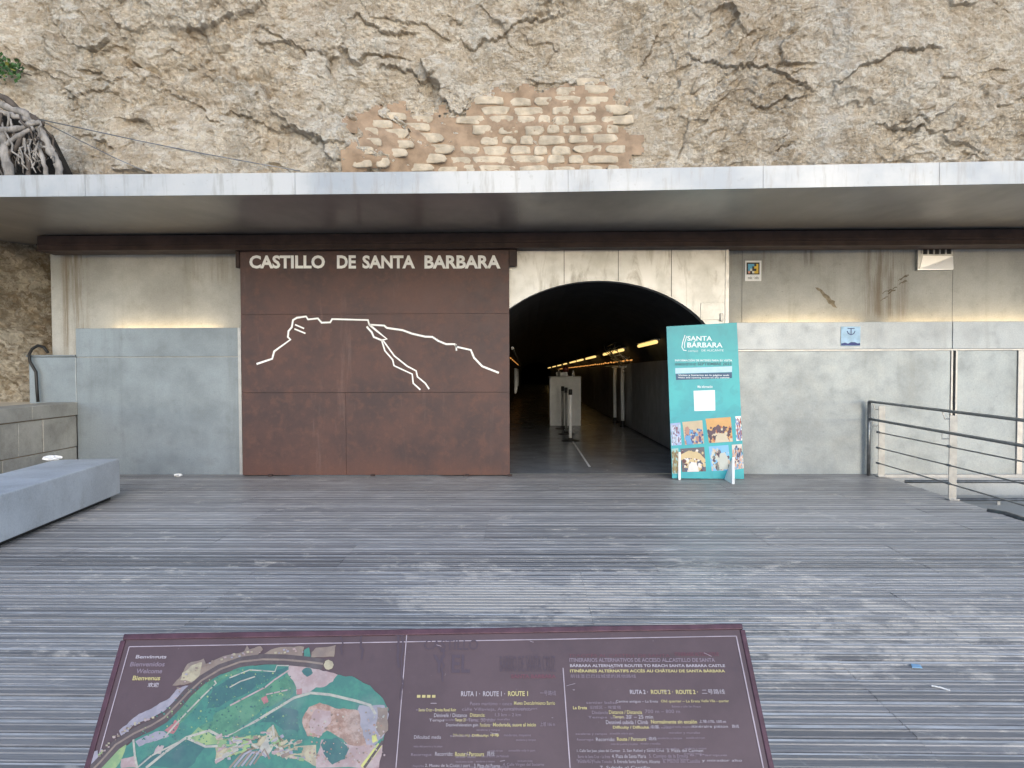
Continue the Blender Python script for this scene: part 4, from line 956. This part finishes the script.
mp(4, z7((330,200),(420,200),(520,230),(600,250),(560,310),(480,320),(440,350),(370,360),(370,320),(320,240)))
mp(1, z7((470,330),(540,310),(620,255),(690,262),(780,320),(845,380),(820,410),(700,385),(560,350)))
mp(7, z7((720,420),(800,420),(860,420),(885,470),(850,600),(780,660),(700,600),(710,500)))
mp(4, z7((480,700),(510,610),(700,640),(850,640),(830,768),(480,768)))
mp(5, z7((405,490),(440,430),(500,405),(570,430),(650,440),(715,450),(722,560),(700,640),(610,600),(540,560),(500,600),(430,590)))
mp(4, z7((440,520),(480,440),(560,450),(560,520),(510,590),(450,570)))
mp(5, z7((600,560),(700,500),(740,560),(760,640),(660,640)))
mp(2, z7((505,640),(530,605),(600,600),(665,660),(640,720),(570,750),(530,700)))
mp(1, z7((400,600),(450,590),(500,620),(470,700),(420,690)))
mp(9, z7((820,430),(880,430),(880,560),(840,600),(815,560)))
mp(6, z7((-80,740),(0,700),(120,640),(170,610),(220,545),(245,530),(255,640),(300,700),(400,720),(480,760),(480,B_-200),(-80,B_-200)))
mp(11, z7((165,660),(215,570),(235,560),(240,650),(215,700),(180,700))); mp(1, z7((205,730),(220,712),(265,715),(268,740),(250,768),(200,768)))
for i in range(7): ml(7 if i % 2 else 9, z7((0+i*22, 768-i*3), (60+i*22, 700-i*6), (100+i*20, 660+i*10)), .006)
mp(7, z6((310,620),(380,585),(470,565),(500,590),(400,625),(330,650))); mp(8, z6((470,560),(530,500),(555,520),(520,580))); mp(4, z6((410,690),(440,640),(470,645),(450,690))); mp(4, z6((230,720),(310,700),(320,768),(230,768)))
mp(7, z6((40,768),(60,680),(100,670),(100,768))); mp(8, z7((175,380),(205,365),(215,400),(190,415))); mp(8, z7((370,330),(400,325),(402,360),(372,360)))
mp(2, z7((400,230),(420,212),(450,215),(462,240),(430,262))); mp(12, z7((790,590),(815,580),(825,620),(795,630)))
mp(9, z6((515,310),(560,260),(600,190),(690,160),(700,190),(780,155),(890,130),(890,150),(760,215),(660,280),(600,300)))
mp(6, z6((560,280),(570,240),(620,200),(680,180),(670,240),(620,290)))
mp(7, z6((220,560),(300,490),(370,450),(430,420),(500,380),(540,330),(610,310),(580,350),(500,430),(420,480),(300,530),(230,590)))
mp(9, z7((0,170),(0,150),(80,120),(95,85),(110,110),(170,90),(185,110),(140,145),(60,160))); mp(9, z7((190,135),(230,110),(340,95),(415,95),(405,150),(260,145))); mp(1, z7((415,110),(440,98),(450,150),(412,152))); mp(9, z7((455,125),(480,100),(590,85),(580,150),(450,155)))
ml(10, z6((60,790),(110,740),(200,640),(300,575),(400,530),(470,490),(540,420),(600,350),(680,280),(780,220),(890,180))+z7((60,178),(180,165),(300,165),(430,178),(520,190)), .024)
ml(9, z6((60,790),(110,740),(200,640),(300,575),(400,530),(470,490),(540,420),(600,350),(680,280),(780,220),(890,180))+z7((60,178),(180,165),(300,165),(430,178),(520,190)), .006)
mp(6, z7(*[(550+28*math.cos(a*.785), 195+28*math.sin(a*.785)) for a in range(8)]))
ml(11, z6((370,768),(480,680),(590,600),(720,560),(800,600),(890,560))+z7((20,575),(140,510),(270,430),(360,380),(450,350),(560,362),(700,395),(780,420),(810,470)), .008)
ml(11, z6((320,768),(400,700),(600,600)), .005); ml(11, z6((470,600),(560,500),(680,370),(760,295),(750,280)), .005); ml(11, z7((0,270),(110,225),(250,235),(265,200),(330,200)), .004); ml(11, z7((0,320),(60,285),(140,262)), .004)
ml(4, z7((0,420),(100,370),(200,320),(250,280),(330,225)), .005); ml(4, z7((200,360),(260,350),(320,335)), .004); ml(11, z6((590,600),(700,650),(890,640)), .007); ml(11, z7((0,640),(60,650),(110,630),(160,660)), .007); ml(11, z7((240,530),(250,640),(320,720)), .006)
ml(12, z7((835,640),(740,768)), .016); ml(10, z7((850,620),(745,768)), .008); ml(11, z6((300,610),(310,700),(320,768)), .006)
gpoly = z6((330,560),(470,440),(600,330),(760,250),(890,215))+z7((330,240),(370,330),(380,450),(470,600),(300,700),(100,600),(0,640))+z6((600,640),(400,740))
n_ = 0
while n_ < 420:
    x_, y_ = random.uniform(125, 330), random.uniform(665, 768)
    if not inside(x_, y_, gpoly): continue
    n_ += 1; r_ = random.uniform(.4, 1.1); mp(random.choice((0, 1, 2, 2, 3)), [(x_+r_*math.cos(a*1.25), y_+r_*math.sin(a*1.25)) for a in range(5)][::-1])
for i in range(150):
    x_, y_ = random.uniform(308, 385), random.uniform(710, 764); r_ = random.uniform(.4, 1.3)
    mp(random.choice((4, 5, 5, 9, 11)), [(x_+r_*math.cos(a*1.05+1)*random.uniform(.7, 1.2), y_+r_*math.sin(a*1.05+1)) for a in range(6)][::-1])
fields = z7((0,720),(120,650),(215,560),(260,690),(400,730),(400,B_-250),(-60,B_-250),(-60,740))
n_ = 0
while n_ < 130:
    x_, y_ = random.uniform(215, 310), random.uniform(728, 800)
    if not inside(x_, y_, fields): continue
    n_ += 1; a_ = random.uniform(-.7, .1); l_, h_ = random.uniform(1.5, 5), random.uniform(.6, 1.8); ca, sa = math.cos(a_), math.sin(a_)
    mp(random.choice((3, 6, 7, 9, 11, 1, 4)), [(x_+ca*p_-sa*q_, y_+sa*p_+ca*q_) for p_, q_ in ((-l_, -h_), (-l_, h_), (l_, h_), (l_, -h_))])
for i in range(90):                            # rows of houses along the road
    t_ = random.random(); ln_ = z6((110,700),(200,600),(300,530),(400,490),(500,420),(600,240),(760,170))+z7((60,140),(200,125),(400,120))
    k_ = min(int(t_*(len(ln_)-1)), len(ln_)-2); f_ = t_*(len(ln_)-1)-k_; x_ = ln_[k_][0]*(1-f_)+ln_[k_+1][0]*f_+random.uniform(-2, 2); y_ = ln_[k_][1]*(1-f_)+ln_[k_+1][1]*f_+random.uniform(-2, 2); r_ = random.uniform(.6, 1.5)
    mp(random.choice((7, 9, 4, 6)), [(x_-r_, y_-r_*.7), (x_-r_*.8, y_+r_*.7), (x_+r_, y_+r_*.5), (x_+r_*.9, y_-r_)])
mapg.build('printed_map', MM, mb)
# writing
tw = flatmat('board white print', (168, 162, 172)); ty = flatmat('board yellow print', (180, 170, 120)); tdm = flatmat('board faded print', (128, 116, 130)); trd = flatmat('board faded red print', (100, 62, 74)); tdk = flatmat('board ghost print', (74, 62, 74))
lines = []
for i, (s_, x0, x1, c_) in enumerate((('Benvinguts', 135.5, 166, tw), ('Bienvenidos', 130, 164.5, tdm), ('Welcome', 136, 162, tdm), ('Bienvenus', 132.5, 160, ty), ('欢迎', 147.5, 158.5, tw))):
    lines.append((s_, x0, x1, 655.2+i*6.9, 659.8+i*6.9, c_, .02))
lines += [('ITINERARIOS ALTERNATIVOS DE ACCESO AL CASTILLO DE SANTA', 569.5, 715, 658.3, 662.2, tdm, .02), ('BÁRBARA ALTERNATIVE ROUTES TO REACH SANTA BARBARA CASTLE', 570, 725, 663.8, 667.3, tw, .025), ('ITINÉRAIRES ALTERNATIFS ACCÈS AU CHÂTEAU DE SANTA BÁRBARA', 570, 725, 669, 672.6, ty, .03), ('前往圣巴巴拉城堡的其他路线', 570.5, 636, 674.5, 678.2, tdm, 0),
 ('ITINERARIS ALTERNATIUS', 675, 719, 652.5, 656.2, trd, .02), ('D’ACCÉS AL CASTELL DE SANTA', 570, 670, 653.5, 657.4, trd, .0),
 ('RUTA 1 ·', 461, 480, 691.5, 696.5, tw, .02), ('ROUTE 1 ·', 483, 505, 691.5, 696.5, tw, .02), ('ROUTE 1', 508, 528, 691.3, 696.3, ty, .03), ('一号路线', 540, 556, 690.8, 695.6, tdm, 0),
 ('RUTA 2 ·', 630, 648, 690, 694.3, tw, .02), ('ROUTE 2 ·', 651, 673, 690, 694.3, ty, .02), ('ROUTE 2 ·', 676, 698, 690, 694.3, ty, .03), ('二号路线', 702, 725, 689.3, 694.3, tw, 0),
 ('Paseo marítimo – casco', 470, 512, 702, 705.5, tdm, 0), ('Museo Descubrimiento Barrio', 514, 555, 701.4, 705, ty, .01), ('Santa Cruz – Ermita Raval Roig', 418.5, 456, 708.5, 712.5, ty, .02), ('calle Villavieja, Ayuntamiento', 462, 531, 707.8, 711.8, tdm, 0),
 ('Dénivelé / Distance', 434, 467, 713.5, 717.3, tw, 0), ('Distancia:', 470, 485, 713.3, 717, ty, .01), ('1,3 km – 2 km', 495, 521, 713.2, 717, tdm, 0), ('Temps', 429, 444, 719, 722.5, tw, 0), ('Tiempo: 25’', 455, 466, 718.5, 722.5, ty, .02), ('Time: 30 min', 468, 494, 718.2, 722, tdm, 0),
 ('Desnivel/elevation gain', 446, 478, 723.5, 727.5, tw, 0), ('Pendiente', 480, 490, 723.3, 727, ty, 0), ('Moderada, suave al inicio', 493, 536, 723, 727.3, ty, .02), ('上坡 166 m', 540, 555, 722, 726.5, tdm, 0),
 ('Dificultat: mitja', 453, 470, 734, 737.5, ty, .0), ('Difficulty: 中等', 472, 499, 733.8, 737.5, ty, .02), ('Dificultad: media', 414, 441, 735.5, 739, tw, 0), ('moderate, moyenne', 504, 531, 734, 737.3, tdm, 0),
 ('Recorregut:', 411, 432, 753.3, 757, tdm, 0), ('Recorrido:', 435, 453, 752, 756, tw, 0), ('Route / Parcours', 455, 484, 752, 756.5, ty, .02), ('路线:', 487, 495, 751.5, 756, tw, 0),
 ('1. Passeig de la Marina', 412, 424, 765, 768, tdm, 0), ('2. Museu de la Ciutat i port', 425, 470, 764, 768, tw, 0), ('3. Plaza del Puente', 474, 500, 764, 768, tw, 0), ('4. Calle Virgen del Socorro', 503, 544, 763, 767, tdm, 0),
 ('Camino antiguo – La Ereta', 616, 658, 700.3, 703.5, tw, 0), ('Old quarter – La Ereta', 661, 700, 700, 703.4, ty, .01), ('Vieille Ville – quartier', 701, 729, 699.8, 703.2, ty, .01), ('La Ereta', 573, 587, 706.3, 709.5, ty, .02), ('旧城区 – 埃雷塔', 590, 621, 705.8, 709.2, tdm, 0),
 ('Distància', 592, 608, 711, 714.3, tdm, 0), ('Distance / Distancia', 609, 642, 710.4, 714.2, ty, .01), ('700 m – 800 m', 645, 680, 709.8, 713.3, tdm, 0), ('Temps', 588, 607, 716.2, 719.3, tdm, 0), ('Tiempo:', 613, 624, 715.5, 719.2, ty, .02), ('20’ – 25 min', 626, 653, 715.2, 718.8, tw, 0),
 ('Desnivel subida / Climb', 606, 648, 720.4, 724.3, tw, 0), ('Normalmente sin escalón', 651, 697, 720, 723.8, ty, .02), ('上坡 170, 100 m', 699, 726, 719.8, 723.3, tw, 0), ('Difficulty / Difficulté', 613, 649, 726, 729.7, ty, .02), ('中等', 651, 659, 725.3, 729, tw, 0), ('Dificultad media, moyenne', 664, 692, 725.6, 729, tdm, 0), ('itinéraire piéton', 692, 728, 725.2, 728.8, tw, 0), ('路线', 732, 739, 724.8, 728.2, tw, 0),
 ('Recorregut:', 577, 594, 738.6, 741.5, tdm, 0), ('Recorrido:', 596, 615, 737.8, 741.3, tw, 0), ('Route / Parcours', 617, 646, 737.4, 741, ty, .02), ('路线:', 649, 657, 737, 740.5, tw, 0),
 ('1. Calle San Juan, plaza del Carmen', 577, 620, 749.5, 753, tw, 0), ('2. San Rafael y Santa Cruz', 623, 664, 749.3, 752.8, tw, 0), ('3. Plaza del Carmen', 667, 703, 749, 752.3, tw, 0), ('Barrio de Santa Cruz – La Ereta', 578, 610, 755, 758.3, tdm, 0), ('4. Plaza de Santa Maria', 612, 646, 754.5, 758.2, tw, 0), ('5. Camino de la Ermita', 649, 688, 754.3, 757.8, tdm, 0), ('6. Parque', 690, 727, 754, 757, tdm, 0),
 ('Escaleras y calle Toledo', 578, 612, 760.6, 764, tdm, 0), ('5. Entrada Santa Bárbara, Alicante', 614, 660, 760, 763.8, tw, 0), ('6. Macho del Castillo', 663, 700, 759.6, 763, tdm, 0), ('y mirador alto', 702, 742, 759.3, 762.5, tw, 0), ('7. Subida al Castillo', 600, 650, 766, 769.5, tw, 0)]
filler = ['Paseo de Ramiro, calle Maldonado', 'Plaza Puente, calle Toledo', 'Balseta y calle San Roque', 'mirador y murallas', 'vista del puerto y la playa', 'escaleras y rampas', 'accessible only in part', 'sentier balisé']
for (x0, x1, ya_, yb_) in ((411, 556, 703, 768), (575, 738, 701, 768)):
    y_ = ya_
    while y_ < yb_:
        x_ = x0+random.uniform(0, 12)
        while x_ < x1-25:
            w2 = random.uniform(14, 34)
            if random.random() < .33: lines.append((random.choice(filler), x_, x_+w2, y_+.4-(x_-x0)*.012, y_+3.2-(x_-x0)*.012, tdm, 0))
            x_ += w2+random.uniform(2, 6)
        y_ += 5.25
groups = {}
for (s_, x0, x1, ya, yb2, m_, bo) in lines:
    g = groups.setdefault(m_.name, (G(), m_))[0]; FM.text(g, s_, x0, x1, ya, yb2, .0019, bo)
g = groups[ty.name][0]
for i in range(4): FM.line(g, [(417+i*5, 696.5), (420.5+i*5, 696.5)], .006, .0019)
for g, m_ in groups.values(): g.build('lettering', m_, mb)
# faded ghosts of an old heading, drips and scratches
g = G(); FM.text(g, 'BARRIO DE SANTA CRUZ', 500, 556, 656, 672, .0017, .0); FM.text(g, 'Y EL', 432, 470, 655, 673, .0017, .02); FM.text(g, 'CASTILLO', 424, 478, 640, 650, .0017, .0); g.build('ghost_lettering', tdk, mb)
g = G(); FM.text(g, 'SANTA BARBARA', 511, 556, 674.5, 678.5, .0018, .04); g.build('faded_lettering', trd, mb)
g = G()
for (x_, y0, y1) in ((342, 634, 655), (362, 634, 660), (402, 634, 700), (398, 634, 668), (443, 650, 682)):
    p = [(x_+random.uniform(-1.5, 1.5), y0+(y1-y0)*i/8) for i in range(9)]; FM.line(g, p, random.uniform(.003, .006), .0022)
    mp_ = [(x_+3*math.cos(a), y0+1.2+1.4*math.sin(a)) for a in [i*.785 for i in range(8)]]; FM.poly(g, mp_[::-1], .0024)
g.build('drips', tdk, mb)
g = G()
for i in range(14):
    x_, y_ = random.uniform(405, 735), random.uniform(640, 768); l_ = random.uniform(1, 9); a = random.uniform(-.3, .5)
    FM.line(g, [(x_, y_), (x_+l_*.5, y_+l_*.5*a+random.uniform(-.4, .4)), (x_+l_, y_+l_*a)], random.uniform(.0006, .0014), .0023)
g.build('scratches', mb_l, mb)

# ------------------------------------------------------------------ bits of nature on the cliff
def wob(p0, p1, n_, amp, seed):
    r = random.Random(seed); p0 = Vector(p0); p1 = Vector(p1); o = Vector((0, 0, 0)); out = []
    for i in range(n_+1):
        t_ = i/n_; e = math.sin(math.pi*t_); o = o*.7+Vector((r.uniform(-1, 1), r.uniform(-1, 1), r.uniform(-1, 1)))*amp; out.append(p0.lerp(p1, t_)+o*e)
    return out
YR = -.15
m_root = plain('pale bark', s2l((138, 133, 128)), .8, 0, .45, 9, .6, 30, (1, 1, .4)); m_rootd = plain('dark bark', s2l((82, 74, 68)), .85, 0, .3, 12, .6, 30)
t = thing('tree_roots', (at(20, 150, 1, YR).x, YR, 3.65), 'tangle of bare pale roots hanging over the left end of the metal roof', 'roots')
def rp(x_, y_, d_=0): return at(x_, y_, 1, YR-d_)
def rtube(pts, r0, r1, mat, seed, name='root', amp=.03):
    P_ = []
    for i in range(len(pts)-1):
        sg = wob(pts[i], pts[i+1], 6, amp, seed+i); P_ += sg if i == 0 else sg[1:]
    n_ = len(P_); rr = [r0+(r1-r0)*i/(n_-1)+r0*.12*math.sin(i*1.7+seed) for i in range(n_)]
    g = G(); g.tube(P_, rr, 9); return g.build(name, mat, t, smooth=True)
rtube([rp(-30, 95), rp(0, 104), rp(26, 114), rp(42, 132), rp(56, 160), rp(60, 178)], .055, .05, m_root, 1, amp=.02)
rtube([rp(-30, 104, .03), rp(0, 112, .03), rp(24, 119, .03), rp(40, 124)], .05, .025, m_root, 11, amp=.02)
rtube([rp(-30, 88), rp(5, 98), rp(40, 122)], .06, .03, m_rootd, 2, amp=.02)
rtube([rp(-30, 128, .1), rp(0, 131, .1), rp(22, 128, .1), rp(40, 122, .05)], .06, .03, m_root, 3, amp=.02)
rtube([rp(-25, 142, .12), rp(0, 150, .12), rp(15, 138, .12), rp(34, 128, .1)], .045, .03, m_root, 4, amp=.02)
rtube([rp(2, 132, .1), rp(5, 155, .12), rp(10, 178, .15)], .05, .07, m_root, 5, amp=.02)
rtube([rp(-20, 158, .1), rp(0, 160, .12), rp(14, 150, .1), rp(22, 135, .1)], .04, .03, m_rootd, 6, amp=.02)
rtube([rp(10, 128, .0), rp(26, 150, .05), rp(30, 178, .1)], .035, .03, m_rootd, 7, amp=.03)
rtube([rp(44, 130, .0), rp(40, 150, .05), rp(48, 178, .05)], .03, .03, m_root, 8, amp=.03)
for i in range(46):
    a = (random.uniform(-4, 44), random.uniform(112, 150)); b = (a[0]+random.uniform(-14, 24), random.uniform(150, 177))
    rtube([rp(*a, random.uniform(-.1, .12)), rp(*b, random.uniform(-.1, .15))], random.uniform(.008, .022), random.uniform(.005, .014), random.choice((m_root, m_rootd, m_root)), 20+i*3, amp=.07)
g = G(); a = rp(-40, 178, -.25); b = rp(60, 118, -.25)
pr = [rp(-40, 180, -.35), rp(-40, 105, -.35), rp(10, 112, -.35), rp(38, 128, -.35), rp(58, 168, -.35), rp(58, 180, -.35)]
g.prism(pr, (0, .35, 0)); g.build('root_backing', plain('dark root backing', (.02, .016, .012), .95, 0, .4, 8, .8), t)  # near-black block behind the roots keeps the gaps dark
# plant with green leaves
pc = on_cliff(4, 66); t = thing('cliff_plant', (pc.x, pc.y, pc.z), 'small green leafy plant growing on the cliff at the far left', 'plant')
m_leaf = plain('green leaves', (.045, .12, .03), .5, 0, .45, 12, .1); m_leaf2 = plain('yellowing leaves', (.22, .22, .04), .5, 0, .3, 12, .1)
for mt, n_, nm_, ex in ((m_leaf, 260, 'foliage', 0), (m_leaf2, 26, 'dry_foliage', 1)):
    g = G(); r = random.Random(5+ex)
    for i in range(n_):
        u = r.random(); x_ = -40+u*62; yc = 50+u*22+r.gauss(0, 5)+ex*4; p = at(x_, yc, 1, pc.y-.1-r.random()*.25)
        d1 = Vector((r.gauss(0, 1), r.gauss(0, 1), r.gauss(0, 1))).normalized(); d2 = d1.orthogonal().normalized(); s_ = r.uniform(.05, .10)
        g.add([p, p+d1*s_*.5+d2*s_*.35, p+d1*s_, p+d1*s_*.5-d2*s_*.35], [(0, 1, 2, 3)])
    g.build(nm_, mt, t)
g = G()
for i in range(6): a = at(-38+i*9, 45+i*5, 1, pc.y+.02); g.tube(wob(a, a+Vector((.5, -.15, -.15)), 5, .03, i), .008, 5)
g.build('stem', m_rootd, t)
# cables on the cliff
def cable(pts, label, r_):
    P_ = []
    for x_, y_ in pts: p = on_cliff(x_, y_); P_.append((p.x, p.y, p.z, x_, y_))
    ym = min(on_cliff(pts[0][0]+(pts[-1][0]-pts[0][0])*k_/40, pts[0][1]+(pts[-1][1]-pts[0][1])*k_/40).y for k_ in range(41))-.04
    Q = [at(p[3], p[4], 1, ym) for p in P_]; g = G(); g.tube(Q, r_, 6); tag(g.build('cable', m_dsteel, smooth=True), label, 'cable')
cable([(38, 119), (80, 128), (140, 141), (200, 153), (260, 164), (300, 171)], 'long thin dark cable running from the roots down to the roof edge', .008)
cable([(40, 120), (75, 138), (115, 158), (145, 171)], 'short thin dark cable dropping steeply from the roots to the roof', .007)
# dark pipe stub poking out of the soffit end, seen at the left under the roof
